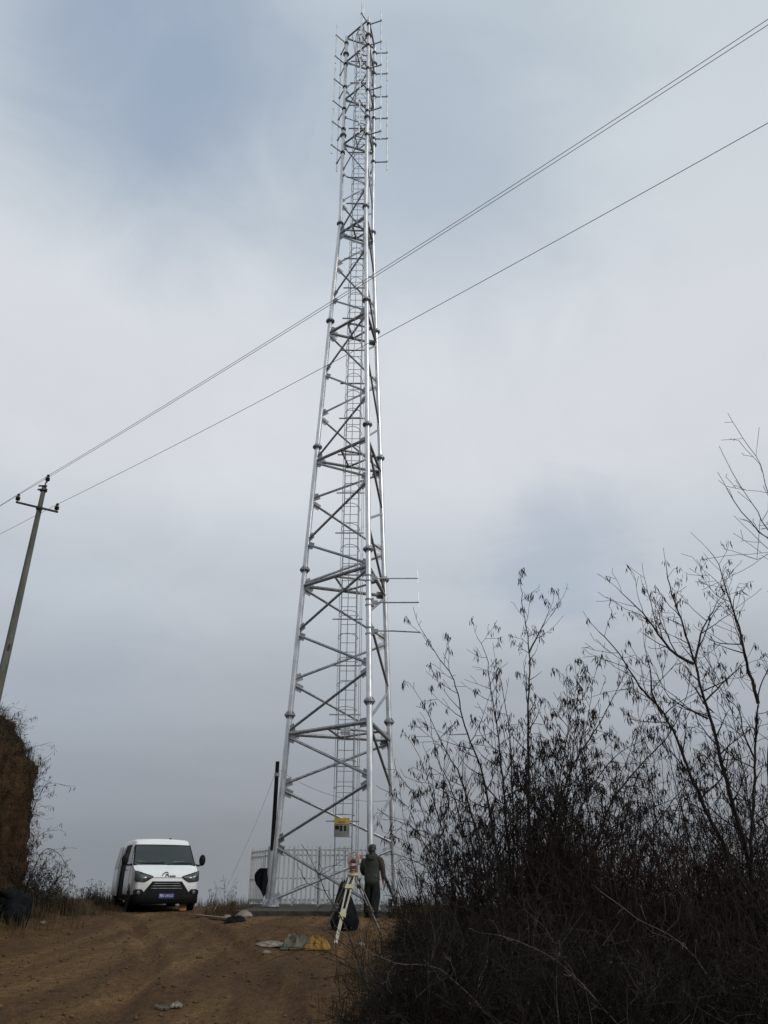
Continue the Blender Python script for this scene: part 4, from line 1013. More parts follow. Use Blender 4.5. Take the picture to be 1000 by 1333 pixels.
# ------------------------------------------------------------------ vegetation
# main stems, surveyed as points in metres with the stem radius at the foot
STEMS = {
 'A': [
  ([(1.85, 11.0, 0.96), (1.89, 11.03, 1.7), (1.94, 11.07, 2.44), (2.02, 11.1, 3.55), (2.12, 11.13, 4.54), (2.09, 11.17, 5.08), (2.09, 11.2, 5.56)], 0.034),
  ([(2.11, 11.1, 4.54), (2.23, 11.17, 4.76), (2.39, 11.23, 5.02), (2.53, 11.3, 5.3)], 0.014),
  ([(1.52, 10.8, 0.97), (1.42, 10.7, 1.96), (1.29, 10.6, 2.78), (1.08, 10.5, 3.39), (0.93, 10.4, 3.98), (0.69, 10.3, 4.32), (0.53, 10.2, 4.58)], 0.028),
  ([(1.38, 10.6, 0.98), (1.22, 10.45, 1.78), (0.98, 10.3, 2.7), (0.71, 10.15, 3.17), (0.5, 10.0, 3.59)], 0.024),
  ([(1.71, 11.3, 0.95), (1.68, 11.4, 2.18), (1.66, 11.5, 3.3), (1.59, 11.6, 4.2), (1.56, 11.7, 4.7), (1.46, 11.8, 4.96)], 0.028),
  ([(1.96, 11.2, 0.95), (2.24, 11.32, 2.08), (2.65, 11.44, 2.98), (3.07, 11.56, 3.53), (3.44, 11.68, 4.06), (3.65, 11.8, 4.37)], 0.030),
  ([(2.04, 11.5, 0.94), (2.39, 11.65, 2.39), (2.7, 11.8, 3.46), (2.91, 11.95, 4.11), (3.03, 12.1, 4.44)], 0.022),
  ([(1.7, 11.7, 0.92), (1.83, 11.85, 2.1), (1.89, 12.0, 3.27), (1.86, 12.15, 4.21), (1.79, 12.3, 4.73)], 0.022),
  ([(1.06, 10.4, 0.99), (0.83, 10.3, 1.77), (0.64, 10.2, 2.37), (0.51, 10.1, 2.81), (0.39, 10.0, 3.02)], 0.018),
  ([(1.4, 11.4, 0.94), (1.11, 11.35, 2.08), (0.91, 11.3, 2.76), (0.76, 11.25, 3.05), (0.66, 11.2, 3.57)], 0.020),
  ([(1.99, 10.8, 0.97), (2.29, 10.72, 1.87), (2.67, 10.65, 2.6), (3.02, 10.57, 3.02), (3.37, 10.5, 3.21)], 0.022),
 ],
 'B': [
  ([(4.37, 10.4, 0.89), (4.17, 10.34, 1.87), (3.94, 10.29, 2.48), (3.77, 10.23, 3.07), (3.61, 10.17, 3.49), (3.32, 10.11, 3.84), (3.09, 10.06, 4.26), (2.85, 10.0, 4.53)], 0.034),
  ([(3.55, 10.1, 3.48), (3.45, 10.07, 3.76), (3.46, 10.03, 4.05), (3.41, 10.0, 4.35)], 0.014),
  ([(4.35, 10.2, 0.9), (4.35, 10.16, 1.78), (4.26, 10.12, 2.42), (4.18, 10.09, 3.19), (4.09, 10.05, 3.76), (4.04, 10.01, 4.13), (3.96, 9.97, 4.6), (3.87, 9.94, 5.02), (3.83, 9.9, 5.33)], 0.038),
  ([(4.02, 10.0, 4.1), (3.71, 9.93, 4.28), (3.51, 9.85, 4.56), (3.32, 9.78, 4.8), (3.06, 9.7, 5.03)], 0.018),
  ([(4.05, 10.0, 4.13), (4.22, 10.07, 4.53), (4.46, 10.13, 4.87), (4.7, 10.2, 5.17)], 0.016),
  ([(4.13, 10.1, 3.43), (3.89, 10.0, 3.51), (3.61, 9.9, 3.65), (3.45, 9.8, 3.9)], 0.011),
  ([(4.1, 10.1, 3.62), (4.43, 10.2, 3.89), (4.71, 10.3, 4.1), (4.87, 10.4, 4.25)], 0.012),
  ([(4.16, 10.0, 0.91), (4.33, 9.96, 1.94), (4.52, 9.92, 2.8), (4.66, 9.88, 3.44), (4.75, 9.84, 3.77), (4.93, 9.8, 4.05)], 0.032),
  ([(4.71, 9.9, 3.58), (4.68, 9.92, 4.11), (4.66, 9.94, 4.7), (4.62, 9.96, 5.14), (4.58, 9.98, 5.48), (4.49, 10.0, 5.71)], 0.020),
  ([(4.58, 10.0, 2.9), (4.52, 10.03, 3.18), (4.53, 10.07, 3.52), (4.37, 10.1, 3.77)], 0.012),
  ([(4.28, 9.7, 0.93), (4.45, 9.63, 2.01), (4.55, 9.57, 2.93), (4.72, 9.5, 3.46)], 0.026),
 ],
 'C': [
  ([(4.45, 8.2, 2.59), (4.5, 8.12, 4.17), (4.38, 8.04, 4.9), (4.17, 7.96, 5.07), (4.0, 7.88, 5.29), (3.85, 7.8, 5.5)], 0.016),
  ([(4.39, 8.0, 4.7), (4.26, 7.92, 5.07), (4.12, 7.85, 5.38), (3.98, 7.78, 5.6), (3.86, 7.7, 5.77)], 0.010),
  ([(4.42, 8.0, 4.48), (4.41, 7.96, 5.19), (4.36, 7.92, 5.64), (4.32, 7.88, 5.88), (4.22, 7.84, 6.08), (4.12, 7.8, 6.28)], 0.011),
  ([(4.36, 8.0, 4.88), (4.21, 7.93, 4.79), (4.04, 7.87, 4.71), (3.86, 7.8, 4.74)], 0.006),
 ],
 'D': [
  ([(2.67, 12.2, 0.9), (3.29, 12.28, 2.44), (3.86, 12.36, 3.1), (4.4, 12.44, 3.57), (4.8, 12.52, 4.16), (5.01, 12.6, 4.67)], 0.026),
  ([(2.33, 11.6, 0.93), (2.7, 11.45, 1.9), (3.33, 11.3, 2.32), (3.94, 11.15, 2.56), (4.27, 11.0, 2.66)], 0.020),
  ([(2.97, 12.6, 0.88), (3.46, 12.7, 1.94), (3.84, 12.8, 2.7), (4.11, 12.9, 3.35), (4.3, 13.0, 3.9)], 0.022),
  ([(3.12, 11.9, 0.92), (3.59, 11.82, 1.91), (4.03, 11.75, 2.51), (4.45, 11.68, 2.91), (4.74, 11.6, 3.17)], 0.020),
  ([(3.19, 12.8, 0.87), (3.19, 12.9, 2.16), (3.16, 13.0, 3.18), (3.1, 13.1, 3.79), (3.11, 13.2, 4.06)], 0.020),
  ([(2.91, 12.8, 0.87), (2.75, 12.93, 1.83), (3.2, 13.07, 3.07), (3.73, 13.2, 3.59)], 0.018),
 ],
 'E': [
  ([(-0.04, 9.6, 0.22), (-0.23, 9.76, 0.68), (-0.44, 9.92, 1.13), (-0.62, 10.08, 1.37), (-0.78, 10.24, 1.63), (-0.93, 10.4, 1.88)], 0.016),
  ([(-0.77, 10.3, 1.61), (-0.68, 10.25, 1.68), (-0.57, 10.2, 1.71)], 0.005),
  ([(-0.59, 10.2, 1.31), (-0.7, 10.13, 1.44), (-0.88, 10.07, 1.52), (-0.95, 10.0, 1.64)], 0.005),
  ([(-0.23, 9.8, 0.67), (-0.17, 9.85, 1.02), (-0.12, 9.9, 1.21)], 0.006),
  ([(0.18, 9.5, 0.2), (-0.06, 9.43, 0.65), (-0.34, 9.37, 0.9), (-0.55, 9.3, 1.05)], 0.009),
  ([(0.02, 9.9, 0.18), (0.06, 10.03, 0.74), (-0.09, 10.17, 1.12), (-0.25, 10.3, 1.27)], 0.008),
 ],
 'F': [
  ([(0.78, 10.3, 1.11), (0.66, 10.28, 1.6), (0.44, 10.26, 2.07), (0.3, 10.24, 2.37), (0.13, 10.22, 2.5), (0.03, 10.2, 2.56)], 0.014),
  ([(0.43, 10.2, 2.06), (0.34, 10.17, 2.15), (0.2, 10.13, 2.19), (0.04, 10.1, 2.26)], 0.006),
  ([(0.69, 10.2, 1.44), (0.52, 10.13, 1.68), (0.33, 10.07, 1.78), (0.15, 10.0, 1.83)], 0.007),
  ([(0.9, 10.6, 1.1), (0.59, 10.55, 1.95), (0.48, 10.5, 2.39), (0.21, 10.45, 2.76), (0.15, 10.4, 2.86)], 0.012),
  ([(0.96, 10.8, 1.05), (0.75, 10.8, 1.87), (0.61, 10.8, 2.33), (0.5, 10.8, 2.61)], 0.012),
 ],
 'G': [
  ([(-9.05, 21.5, 1.11), (-9.06, 21.45, 2.69), (-8.89, 21.4, 3.42), (-8.7, 21.35, 3.79), (-8.23, 21.3, 3.75)], 0.020),
  ([(-9.09, 21.5, 1.8), (-9.01, 21.4, 3.05), (-9.02, 21.3, 3.79), (-8.77, 21.2, 4.06)], 0.012),
  ([(-9.98, 21.8, 4.03), (-9.69, 21.67, 4.41), (-9.43, 21.53, 4.68), (-8.95, 21.4, 4.8)], 0.014),
  ([(-10.17, 21.5, 4.97), (-10.12, 21.43, 5.47), (-10.11, 21.37, 5.76), (-9.87, 21.3, 5.71)], 0.012),
  ([(-8.71, 21.0, 0.95), (-8.47, 20.9, 1.79), (-8.23, 20.8, 2.22), (-7.79, 20.7, 2.05), (-7.44, 20.6, 1.54)], 0.018),
  ([(-8.84, 21.3, 0.95), (-8.72, 21.13, 2.14), (-8.46, 20.97, 2.57), (-8.03, 20.8, 2.65)], 0.014),
  ([(-8.52, 20.8, 0.88), (-8.12, 20.67, 1.46), (-7.84, 20.53, 1.87), (-7.48, 20.4, 1.79)], 0.014),
  ([(-9.53, 21.6, 3.06), (-9.24, 21.5, 3.52), (-9.11, 21.4, 4.18), (-8.8, 21.3, 4.46)], 0.010),
 ],
}
rt = random.Random(21)
def smooth_line(pts, step=0.10):
    P = [Vector(p) for p in pts]; out_ = []
    for i in range(len(P) - 1):
        p0, p1, p2, p3 = P[max(i - 1, 0)], P[i], P[i + 1], P[min(i + 2, len(P) - 1)]
        n = max(2, int((p2 - p1).length / step))
        for k in range(n):
            t = k / n
            out_.append(0.5 * ((2 * p1) + (p2 - p0) * t + (2 * p0 - 5 * p1 + 4 * p2 - p3) * t * t + (3 * p1 - p0 - 3 * p2 + p3) * t ** 3))
    out_.append(P[-1]); return out_
def rvec(): 
    v = Vector((rt.gauss(0, 1), rt.gauss(0, 1), rt.gauss(0, 1))); return v.normalized()
RMIN = 0.0031
def twig(S, tips, p, d, ln, r, lvl, P):
    n = max(2, int(ln / P['seg'])); st = ln / n; q = Vector(p); d = d.normalized(); rr = r
    for k in range(n):
        d = (d + rvec() * P['wander'] + Vector((0, 0, P['up'])) * st * 2).normalized()
        q2 = q + d * st; r2 = max(RMIN, r * (1 - (k + 1) / n * 0.75))
        S.append((q.x, q.y, q.z, q2.x, q2.y, q2.z, rr, r2))
        if lvl > 0 and k >= 0 and rt.random() < P['branch'] and not (k == 0 and rt.random() < .5):
            ax = d.cross(rvec()); 
            if ax.length > 1e-3:
                dd = Matrix.Rotation(R(rt.uniform(28, 58)), 3, ax.normalized()) @ d
                twig(S, tips, q2, dd, ln * (1 - (k + 1) / n * 0.6) * rt.uniform(.35, .7), max(RMIN, r2 * .7), lvl - 1, P)
        q = q2; rr = r2
    tips.append((q, d))
    if ln > 0.2: tips.append((q - d * ln * rt.uniform(.3, .6), d))
def leaf_mesh(rows):
    """rows: position, hanging direction, length, width -> slim folded pods (two facets each side of a midline)"""
    A = np.array(rows); n = len(A); p, d, ln, w = A[:, :3], A[:, 3:6], A[:, 6:7], A[:, 7:8]
    d = d / np.linalg.norm(d, axis=1, keepdims=True)
    u = np.cross(d, rng.normal(size=(n, 3))); u /= np.linalg.norm(u, axis=1, keepdims=True); v = np.cross(d, u)
    m = p + d * ln * .5 + v * w * .35
    V = np.stack([p, m + u * w, p + d * ln, m - u * w, p + d * ln * .5 - v * w * .2], 1)
    F = np.array([[0, 1, 4], [1, 2, 4], [2, 3, 4], [3, 0, 4]])
    return V.reshape(-1, 3), (F[None] + (np.arange(n) * 5)[:, None, None]).reshape(-1, 3)
def plant(name, label, cat, stems, P, group=None, m_stem='bark', m_twig='twig', pods=0.0, pods_n=(3, 7), pod_len=(.06, .13), foot=True, m_pod='pod'):
    bx_, by_ = stems[0][0][0][0], stems[0][0][0][1]
    root = Vector((bx_, by_, gz(bx_, by_)))
    t = thing(name, label, cat, root, group=group)
    S = []; tips = []
    for si, (pts, r0) in enumerate(stems):
        pts = [Vector(p) for p in pts]
        g_ = gz(pts[0].x, pts[0].y)
        if foot and pts[0].z > g_ - 0.05 and pts[0].z < g_ + 1.1:
            pts = [Vector((pts[0].x + (root.x - pts[0].x) * .25, pts[0].y, g_ - 0.06))] + pts
        L_ = smooth_line([p - root for p in pts]); n = len(L_)
        L_ = [p + Vector((rt.gauss(0, 1), rt.gauss(0, 1), rt.gauss(0, .3))) * 0.006 for p in L_]
        rad = [max(0.0035, r0 * (1 - 0.86 * (k / (n - 1)) ** 0.9)) for k in range(n)]
        MB().poly(L_, rad, 6 if r0 > .012 else 5).build('stem', M[m_stem], t)
        tot = n * 0.1
        k = int(n * P['start'])
        while k < n - 1:
            d = (L_[min(k + 1, n - 1)] - L_[k - 1]).normalized() if k > 0 else Vector((0, 0, 1))
            ax = d.cross(rvec())
            if ax.length > 1e-3:
                dd = Matrix.Rotation(R(rt.uniform(30, 75)), 3, ax.normalized()) @ d
                f = k / n
                ln = P['len'] * rt.uniform(.45, 1.15) * (1.15 - 0.75 * f)
                twig(S, tips, L_[k], dd, ln, min(rad[k] * .65, .0115), P['lvl'], P)
            k += rt.choice(P['gap'])
        twig(S, tips, L_[-1], (L_[-1] - L_[-3]).normalized(), P['len'] * .35, rad[-1], 1, P)
    V, F = segs_mesh(S, 3); o = obj_np('twigs', V, F, M[m_twig], t); tag(o, kind='stuff')
    if pods > 0:
        rows = []
        for (q, d) in tips:
            if rt.random() > pods: continue
            c = rt.randint(*pods_n)
            for _ in range(c):
                h = Vector((rt.gauss(0, .28), rt.gauss(0, .28), -1)); p = q + rvec() * .035
                rows.append((p.x, p.y, p.z, h.x, h.y, h.z, rt.uniform(*pod_len), rt.uniform(.0055, .0095)))
        if rows:
            V, F = leaf_mesh(rows); o = obj_np('seed_pods', V, F, M[m_pod], t); tag(o, kind='stuff')
    return t, S
LOCUST = dict(seg=.10, wander=.20, up=.38, branch=.58, start=.28, len=.74, gap=(1, 1, 2), lvl=2)
BARE = dict(seg=.10, wander=.20, up=.30, branch=.54, start=.22, len=1.0, gap=(1, 1, 2), lvl=3)
PALE = dict(seg=.12, wander=.10, up=.10, branch=.40, start=.15, len=.70, gap=(1, 2, 2), lvl=2)
THORN = dict(seg=.05, wander=.38, up=.1, branch=.35, start=.15, len=.30, gap=(1, 2, 3), lvl=1)
def extra_stems(x, y, n, hr):
    st = []
    for s in range(n):
        a = rt.uniform(0, 6.28); lean = rt.uniform(.10, .75); sx = x + rt.gauss(0, .34); sy = y + rt.gauss(0, .25)
        p = Vector((sx, sy, gz(sx, sy) - .05)); pts = [tuple(p)]; h = rt.uniform(*hr)
        d = Vector((max(math.cos(a) * lean, -.12 if sx < 1.6 else -.5), math.sin(a) * lean, 1)).normalized()
        for q in range(6): d = (d + rvec() * .07 + Vector((0, 0, .03))).normalized(); p = p + d * h / 6; pts.append(tuple(p))
        st.append((pts, rt.uniform(.011, .020)))
    return st
plant('seed_pod_shrub', 'tall many-stemmed shrub hung with dark seed pods, nearest right of the tower', 'shrub', STEMS['A'] + extra_stems(1.70, 11.3, 22, (2.3, 4.3)) + extra_stems(1.15, 10.9, 10, (2.0, 3.3)) + extra_stems(2.5, 11.6, 8, (2.2, 3.6)), dict(LOCUST, len=.88), pods=.30, pods_n=(3, 9))
Bs = [(p_, r_ * 1.15) for p_, r_ in STEMS['B']]
plant('bare_tree', 'bare tree leaning left with forked tip, above the thicket at right', 'tree', Bs[0:2], BARE, group='bare trees at the right', pods=.22, pods_n=(2, 5))
plant('bare_tree', 'tallest dark bare tree with wide forked crown near the right edge', 'tree', Bs[2:7] + extra_stems(4.3, 10.4, 5, (2.6, 4.2)), BARE, group='bare trees at the right', pods=.26, pods_n=(2, 6))
Bs7 = Bs[7:] + extra_stems(4.55, 10.3, 6, (2.6, 4.0))
plant('bare_tree', 'dark upright bare tree at the right edge of the photo', 'tree', Bs7, BARE, group='bare trees at the right', pods=.22, pods_n=(2, 4))
Cst = [([(4.62, 8.6, gz(4.62, 8.6)), (4.56, 8.4, 1.4)] + STEMS['C'][0][0], .03)] + STEMS['C'][1:]
plant('sapling', 'pale slender sapling reaching in from the right edge above the dark trees', 'tree', Cst, PALE, m_stem='twigpale', m_twig='twigpale', foot=False)
plant('seed_pod_shrub', 'slanting branchy shrub crossing behind the bare trees, with some seed pods', 'shrub', STEMS['D'] + extra_stems(3.1, 12.3, 16, (1.9, 3.2)), dict(LOCUST, start=.2, len=.62), pods=.32)
plant('thorn_bush', 'bare thorny bush with bent twigs in front of the tripod', 'shrub', STEMS['E'], THORN)
plant('thorn_bush', 'bare crooked bush reaching left in front of the right tower leg', 'shrub', STEMS['F'], dict(THORN, len=.36))
# shrubs filling the thicket
k = 0
for (x, y, h) in [(0.95, 11.6, 1.9), (1.35, 12.4, 2.4), (1.75, 10.4, 2.2), (2.15, 12.8, 2.6), (2.5, 10.8, 2.3), (2.75, 13.4, 2.7), (3.1, 11.4, 2.5), (3.35, 14.2, 2.8), (3.6, 10.6, 2.3),
                  (3.95, 12.2, 2.8), (4.3, 13.6, 3.0), (4.45, 11.2, 2.5), (4.9, 12.6, 2.8), (5.3, 14.0, 3.0), (0.62, 12.9, 1.7), (1.9, 14.2, 2.8), (4.05, 9.6, 2.1), (2.95, 9.7, 1.9),
                  (0.75, 10.2, 1.5), (1.2, 13.6, 2.0), (2.2, 11.6, 2.1), (2.6, 12.2, 2.3), (3.3, 12.8, 2.4), (3.7, 13.3, 2.6), (4.6, 10.3, 2.2), (5.0, 11.4, 2.4), (3.5, 9.2, 1.7), (2.3, 9.4, 1.6), (1.5, 9.6, 1.5), (4.2, 14.6, 2.8), (2.9, 15.0, 2.6), (5.7, 12.8, 2.8)]:
    st = []
    for s in range(rt.randint(4, 6)):
        a = rt.uniform(0, 6.28); lean = rt.uniform(.1, .45); p = Vector((x + .12 * math.cos(a), y + .12 * math.sin(a), gz(x, y) - .05)); pts = [p]
        hh = h * rt.uniform(.7, 1.08); d = Vector((math.cos(a) * lean, math.sin(a) * lean, 1)).normalized()
        for q in range(5):
            d = (d + rvec() * .10).normalized(); p = p + d * hh / 5; pts.append(p)
        st.append(([tuple(q) for q in pts], rt.uniform(.010, .018)))
    red = x > 2.4
    plant('wild_shrub', 'red-brown bare shrub of thin canes inside the thicket at right' if red else 'dark bare shrub of thin stems in the thicket left of the red-brown canes', 'shrub', st, dict(LOCUST, len=.55, start=.2, gap=(1, 2, 2)),
          group='red-brown shrubs in the thicket' if red else 'dark shrubs in the thicket', m_stem='twigred' if red else 'bark', m_twig='twigred' if red else 'twig', pods=.10, foot=False)
plant('cliff_shrub', 'bare shrub with drooping twigs growing out from the earth bank', 'shrub', STEMS['G'], dict(LOCUST, len=.70, up=-.15, start=.10, gap=(1, 1, 2)), pods=.45, pods_n=(2, 5), foot=False)

# undergrowth: dense dead brambles, one mass
def left_limit(y): return np.interp(y, [8, 9.4, 11, 14, 17, 19.5, 22], [-0.55, -0.20, 0.05, 0.15, 0.12, 0.25, 0.75])
def thicket(name, label, n, yr, hfun, m, seed, xfun, twn=2, lean_s=.42):
    r = np.random.default_rng(seed)
    y = yr[0] + (yr[1] - yr[0]) * r.random(n) ** 1.1
    xl, xr_ = xfun(y); x = xl + (xr_ - xl) * r.random(n)
    p = np.stack([x, y, ground(x, y) - .03], 1)
    edge = np.clip((x - left_limit(y)) / 0.7, 0.28, 1)
    ln = hfun(x, y, r) * edge
    a = r.uniform(0, 6.28, n); lean = np.abs(r.normal(0, lean_s, n))
    d = np.stack([np.cos(a) * lean, np.sin(a) * lean, np.ones(n)], 1); d /= np.linalg.norm(d, axis=1, keepdims=True)
    rad = r.uniform(.0035, .0075, n); rows = []
    K = 6
    for k in range(K):
        d = d + r.normal(0, .22, (n, 3)) + np.array([0, 0, -.10 * k * .5]); d /= np.linalg.norm(d, axis=1, keepdims=True)
        p2 = p + d * (ln / K)[:, None]
        rows.append(np.concatenate([p, p2, (rad * (1 - k / K * .7))[:, None], (rad * (1 - (k + 1) / K * .7))[:, None]], 1))
        for _ in range(twn):
            dd = d + r.normal(0, .65, (n, 3)); dd /= np.linalg.norm(dd, axis=1, keepdims=True)
            tl = r.uniform(.10, .34, n) * np.clip(ln, .4, 1.2); q = p2 + dd * tl[:, None]
            dd2 = dd + r.normal(0, .45, (n, 3)); dd2 /= np.linalg.norm(dd2, axis=1, keepdims=True); q2 = q + dd2 * (tl * .7)[:, None]
            t0 = np.full((n, 1), .0030); t1 = np.full((n, 1), .0022)
            rows.append(np.concatenate([p2, q, t0, t1], 1)); rows.append(np.concatenate([q, q2, t1, t1 * .8], 1))
        p = p2
    V, F = segs_mesh(np.concatenate(rows), 3)
    o = obj_np(name, V, F, m); tag(o, label, kind='stuff'); return np.concatenate(rows)
rowsA = thicket('undergrowth', 'dense dead brambles filling the foot of the thicket', 4600, (8.0, 19.5), lambda x, y, r: (r.uniform(.5, 1.35, len(x)) + 0.9 * (r.random(len(x)) > .93)) * (1 + 0.7 * fbm(x * 1.1, y * 1.1, 5.5, 2)) * np.interp(y, [8, 10, 12, 19], [.72, .80, .70, .42]),
                M['bramble'], 5, lambda y: (left_limit(y), np.minimum(0.50 * y + 1.2, 8.5)))
thicket('cane_thicket', 'red-brown canes standing thick behind the brambles', 1300, (10.0, 15.5), lambda x, y, r: r.uniform(.9, 2.7, len(x)), M['twigred'], 6,
        lambda y: (1.6 + 0 * y, 0.48 * y + 1.0), twn=2)
thicket('bramble_canes', 'paler grey-brown dead canes tangled through the brambles', 520, (8.0, 14.0), lambda x, y, r: r.uniform(.7, 1.5, len(x)) * np.interp(y, [8, 10, 12, 19], [.8, .9, .8, .5]),
        M['canegrey'], 15, lambda y: (left_limit(y) - .1, np.minimum(0.50 * y + 1.2, 8.5)), twn=2, lean_s=.95)
# curled dead leaves caught in the brambles
idx_ = rng.integers(0, len(rowsA), 9000); q = rowsA[idx_]
rows = np.concatenate([q[:, 3:6], rng.normal(0, 1, (len(q), 3)) + [0, 0, -.5], rng.uniform(.025, .06, (len(q), 1)), rng.uniform(.007, .014, (len(q), 1))], 1)
V, F = leaf_mesh(rows); o = obj_np('dead_leaves', V, F, M['pod']); tag(o, 'curled dead leaves caught among the brambles', kind='stuff')

# dry grass tufts
def grass(name, label, pts, hs, m, seed, per=14, spread=.10, w=.0045):
    r = np.random.default_rng(seed); pts = np.asarray(pts); n = len(pts) * per
    c = np.repeat(pts, per, 0) + np.concatenate([r.normal(0, spread, (n, 2)), np.zeros((n, 1))], 1)
    h = np.repeat(hs, per) * r.uniform(.45, 1.15, n)
    a = r.uniform(0, 6.28, n); b = np.abs(r.normal(0, .5, n))
    dx, dy = np.cos(a), np.sin(a)
    mid = c + np.stack([dx * b * h * .25, dy * b * h * .25, h * .6], 1); tip = c + np.stack([dx * b * h * .9, dy * b * h * .9, h * (1 - .25 * b)], 1)
    px_, py_ = -dy * w, dx * w; W = np.stack([px_, py_, 0 * px_], 1)
    V = np.stack([c + W, c - W, mid - W * .8, mid + W * .8, tip], 1)
    F = np.array([[0, 1, 2], [0, 2, 3], [3, 2, 4]])
    o = obj_np(name, V.reshape(-1, 3), (F[None] + (np.arange(n) * 5)[:, None, None]).reshape(-1, 3), m)
    return tag(o, label, kind='stuff')
def gpts(n, fx, fy):
    x = fx(n); y = fy(n, x); return np.stack([x, y, ground(x, y) - .02], 1)
P1 = gpts(700, lambda n: -9.3 + np.abs(rng.normal(0, .75, n)), lambda n, x: rng.uniform(15, 24.5, n))
P2 = gpts(330, lambda n: rng.uniform(-13, 2.5, n), lambda n, x: rng.uniform(30.4, 33.5, n))
P3 = gpts(260, lambda n: rng.uniform(-11.5, -8.2, n), lambda n, x: rng.uniform(22.5, 30, n))
P4 = gpts(110, lambda n: rng.uniform(-.6, .5, n), lambda n, x: rng.uniform(8.5, 20, n))
P5 = gpts(60, lambda n: rng.uniform(-4.9, -3.9, n), lambda n, x: rng.uniform(23.2, 27, n))
P6 = gpts(160, lambda n: rng.uniform(-8, 0, n), lambda n, x: rng.uniform(9, 26, n))
P7 = gpts(110, lambda n: rng.uniform(0.3, 2.6, n), lambda n, x: rng.uniform(21.5, 25, n))
pts = np.concatenate([P1, P2, P3, P4, P5, P7]); hs = np.concatenate([rng.uniform(.12, .42, len(P1)), rng.uniform(.15, .5, len(P2)), rng.uniform(.12, .4, len(P3)), rng.uniform(.08, .26, len(P4)), rng.uniform(.2, .5, len(P5)), rng.uniform(.25, .8, len(P7))])
grass('dry_grass', 'dry brown grass along the bank foot and the crest', pts, hs, M['grass'], 31)
grass('dry_stubble', 'short dead stubble scattered over the track', P6, rng.uniform(.03, .10, len(P6)), M['grass'], 32, per=9, spread=.12, w=.003)
# grass and scrub hanging on the bank's top and ledges
xb, yb = [], []
kk = rng.integers(0, len(u), 900); tt = np.clip(rng.beta(2.2, 1.0, 900), 0, 1)
kk = kk[(by[kk] > 14) & (by[kk] < 24.5)]; tt = tt[:len(kk)]; ti = (tt * (len(prof) - 6)).astype(int)
pb = BV[ti, kk]
grass('bank_grass', 'dark dry grass hanging from the top and ledges of the earth bank', pb, rng.uniform(.12, .5, len(pb)), M['scrub'], 33, per=16, spread=.09)
kk = rng.integers(0, len(u), 6000); kk = kk[(by[kk] > 15) & (by[kk] < 24.5)]; ti = (np.clip(rng.beta(1.2, 1.0, len(kk)), 0, 1) * (len(prof) - 7)).astype(int)
keep = fbm(u[kk] * 0.8, ti * 0.10, 9.1, 3) > -0.12; kk = kk[keep]; ti = ti[keep]; rows = []
for a_, b_ in zip(kk, ti):
    p = BV[b_, a_]; d = Vector((nxx[a_] * .8 + rt.gauss(0, .4), nyy[a_] * .8 + rt.gauss(0, .4), rt.uniform(-.5, .9))).normalized(); q = Vector(p); ln = rt.uniform(.12, .55); r_ = rt.uniform(.003, .006)
    for s_ in range(4):
        d2 = (d + rvec() * .35 + Vector((0, 0, -.12))).normalized(); q2 = q + d2 * ln / 4
        rows.append((*q, *q2, r_ * (1 - s_ * .2), r_ * (.8 - s_ * .2))); 
        if s_ > 0: e = q2 + (d2 + rvec() * .8).normalized() * ln * .35; rows.append((*q2, *e, .003, .002))
        q, d = q2, d2
V, F = segs_mesh(np.array(rows), 3); tag(obj_np('bank_scrub', V, F, M['twig']), 'dark leafless scrub clinging to the face of the earth bank', kind='stuff')
rr_ = np.array(rows)[rng.integers(0, len(rows), 7000)]
V, F = leaf_mesh(np.concatenate([rr_[:, 3:6], rng.normal(0, 1, (len(rr_), 3)) + [0, 0, -.6], rng.uniform(.03, .08, (len(rr_), 1)), rng.uniform(.007, .013, (len(rr_), 1))], 1))
tag(obj_np('bank_leaves', V, F, M['scrub']), 'withered leaves on the scrub of the earth bank', kind='stuff')
# low scrub bushes at the foot of the bank and at the crest
def scrub(name, label, x, y, h, w, n, group=None, m='scrub', leaf=.55):
    t = thing(name, label, 'bush', (x, y, gz(x, y) - .04), group=group); S = []; tips = []
    Q = dict(seg=.07, wander=.26, up=.2, branch=.5, start=.1, len=h * .5, gap=(1, 2), lvl=2)
    for k in range(n):
        a = rt.uniform(0, 6.28); l_ = rt.uniform(0, 1) * w / h
        twig(S, tips, Vector((.12 * math.cos(a) * w, .12 * math.sin(a) * w, 0)), Vector((math.cos(a) * l_, math.sin(a) * l_, 1)), h * rt.uniform(.6, 1.05), .007, 2, Q)
    V, F = segs_mesh(S, 3); tag(obj_np('twigs', V, F, M['twig'], t), kind='stuff')
    rows = []
    for (q, d) in tips:
        if rt.random() > leaf: continue
        for _ in range(3):
            h_ = rvec(); rows.append((q.x, q.y, q.z, h_.x, h_.y, h_.z - .3, rt.uniform(.03, .07), rt.uniform(.006, .012)))
    if rows:
        V, F = leaf_mesh(rows); tag(obj_np('leaves', V, F, M[m], t), kind='stuff')
    return t
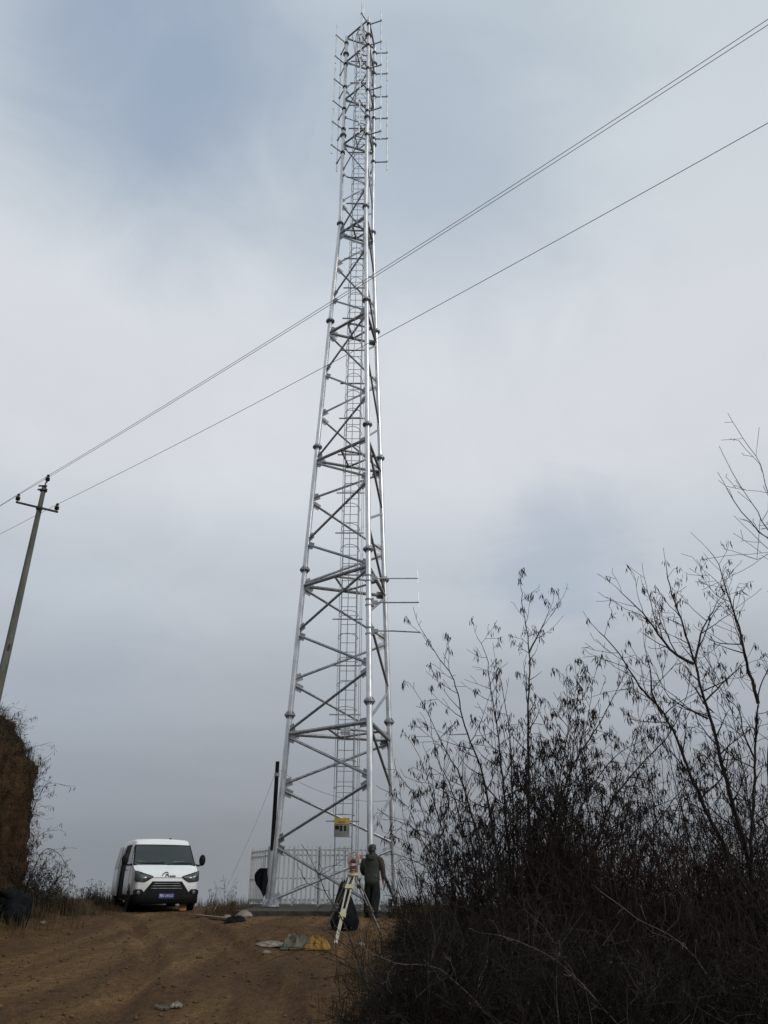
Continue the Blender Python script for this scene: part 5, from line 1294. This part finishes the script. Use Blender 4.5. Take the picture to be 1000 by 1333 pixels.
for x, y, h, w, lb in [(-8.75, 20.9, .95, .6, 'dense brown scrub bush hard against the earth bank above the pale stone'), (-8.45, 21.8, .8, .7, 'brown scrub bush under the drooping bank shrub'),
                   (-8.6, 19.9, .6, .5, 'small brown scrub bush just behind the black rucksack'), (-8.2, 22.6, .7, .7, 'brown scrub bush furthest out from the bank on the track side'), (-8.85, 22.6, 1.2, .8, 'tallest brown scrub bush at the far corner of the earth bank')]:
    scrub('scrub_bush', lb, x, y, h, w, 26, 'scrub bushes at the bank foot')
for x, y, h, w, lb in [(-10.4, 31.6, .62, .7, 'round low dark bush on the crest, close left of the van'), (-11.0, 32.2, .45, .7, 'lower bush on the crest behind the round dark bush'),
                       (-12.0, 32.0, .75, .35, 'thin upright bush on the crest, further left of the van')]:
    scrub('crest_bush', lb, x, y, h, w, 20, 'bushes on the crest left of the van')
for x, y, h, lb in [(-4.95, 27.6, .95, 'tall dry weed with seed heads between van and fence'), (-5.25, 27.0, .65, 'shorter dry weed close right of the van'), (-4.6, 26.8, .55, 'small dry weed beside the left end of the concrete base')]:
    st = []
    for s in range(5):
        a = rt.uniform(0, 6.28); d = Vector((math.cos(a) * .3, math.sin(a) * .3, 1)).normalized(); p = Vector((x, y, gz(x, y) - .03)); q = [tuple(p)]
        for k in range(4): d = (d + rvec() * .12).normalized(); p = p + d * h / 4 * rt.uniform(.8, 1.1); q.append(tuple(p))
        st.append((q, .006))
    plant('dry_weed', lb, 'weed', st, dict(THORN, len=.26), group='dry weeds between van and fence', m_stem='grass', m_twig='grass', pods=.5, pods_n=(2, 4), pod_len=(.03, .06), foot=False, m_pod='scrub')

# pale bent canes arching out over the brambles in the foreground
for pts, lb in [([(1.05, 8.6, .35), (.55, 8.4, .80), (.12, 8.3, .86), (-.25, 8.35, 1.02), (-.42, 8.4, 1.12)], 'pale bent cane arching left over the brambles at the bottom'),
                ([(2.2, 8.4, .3), (1.7, 8.3, .82), (1.25, 8.35, 1.05), (.95, 8.5, 1.10)], 'pale bent cane in the middle of the dark brambles at the bottom'),
                ([(3.4, 8.8, .3), (2.95, 8.6, .95), (2.5, 8.6, 1.22), (2.2, 8.7, 1.45)], 'pale bent cane at the bottom right among the brambles')]:
    plant('arching_cane', lb, 'cane', [(pts, .008)], dict(THORN, len=.35, start=.2, gap=(1, 2, 3)), group='pale canes over the brambles', m_stem='twigpale', m_twig='twigpale', foot=False)
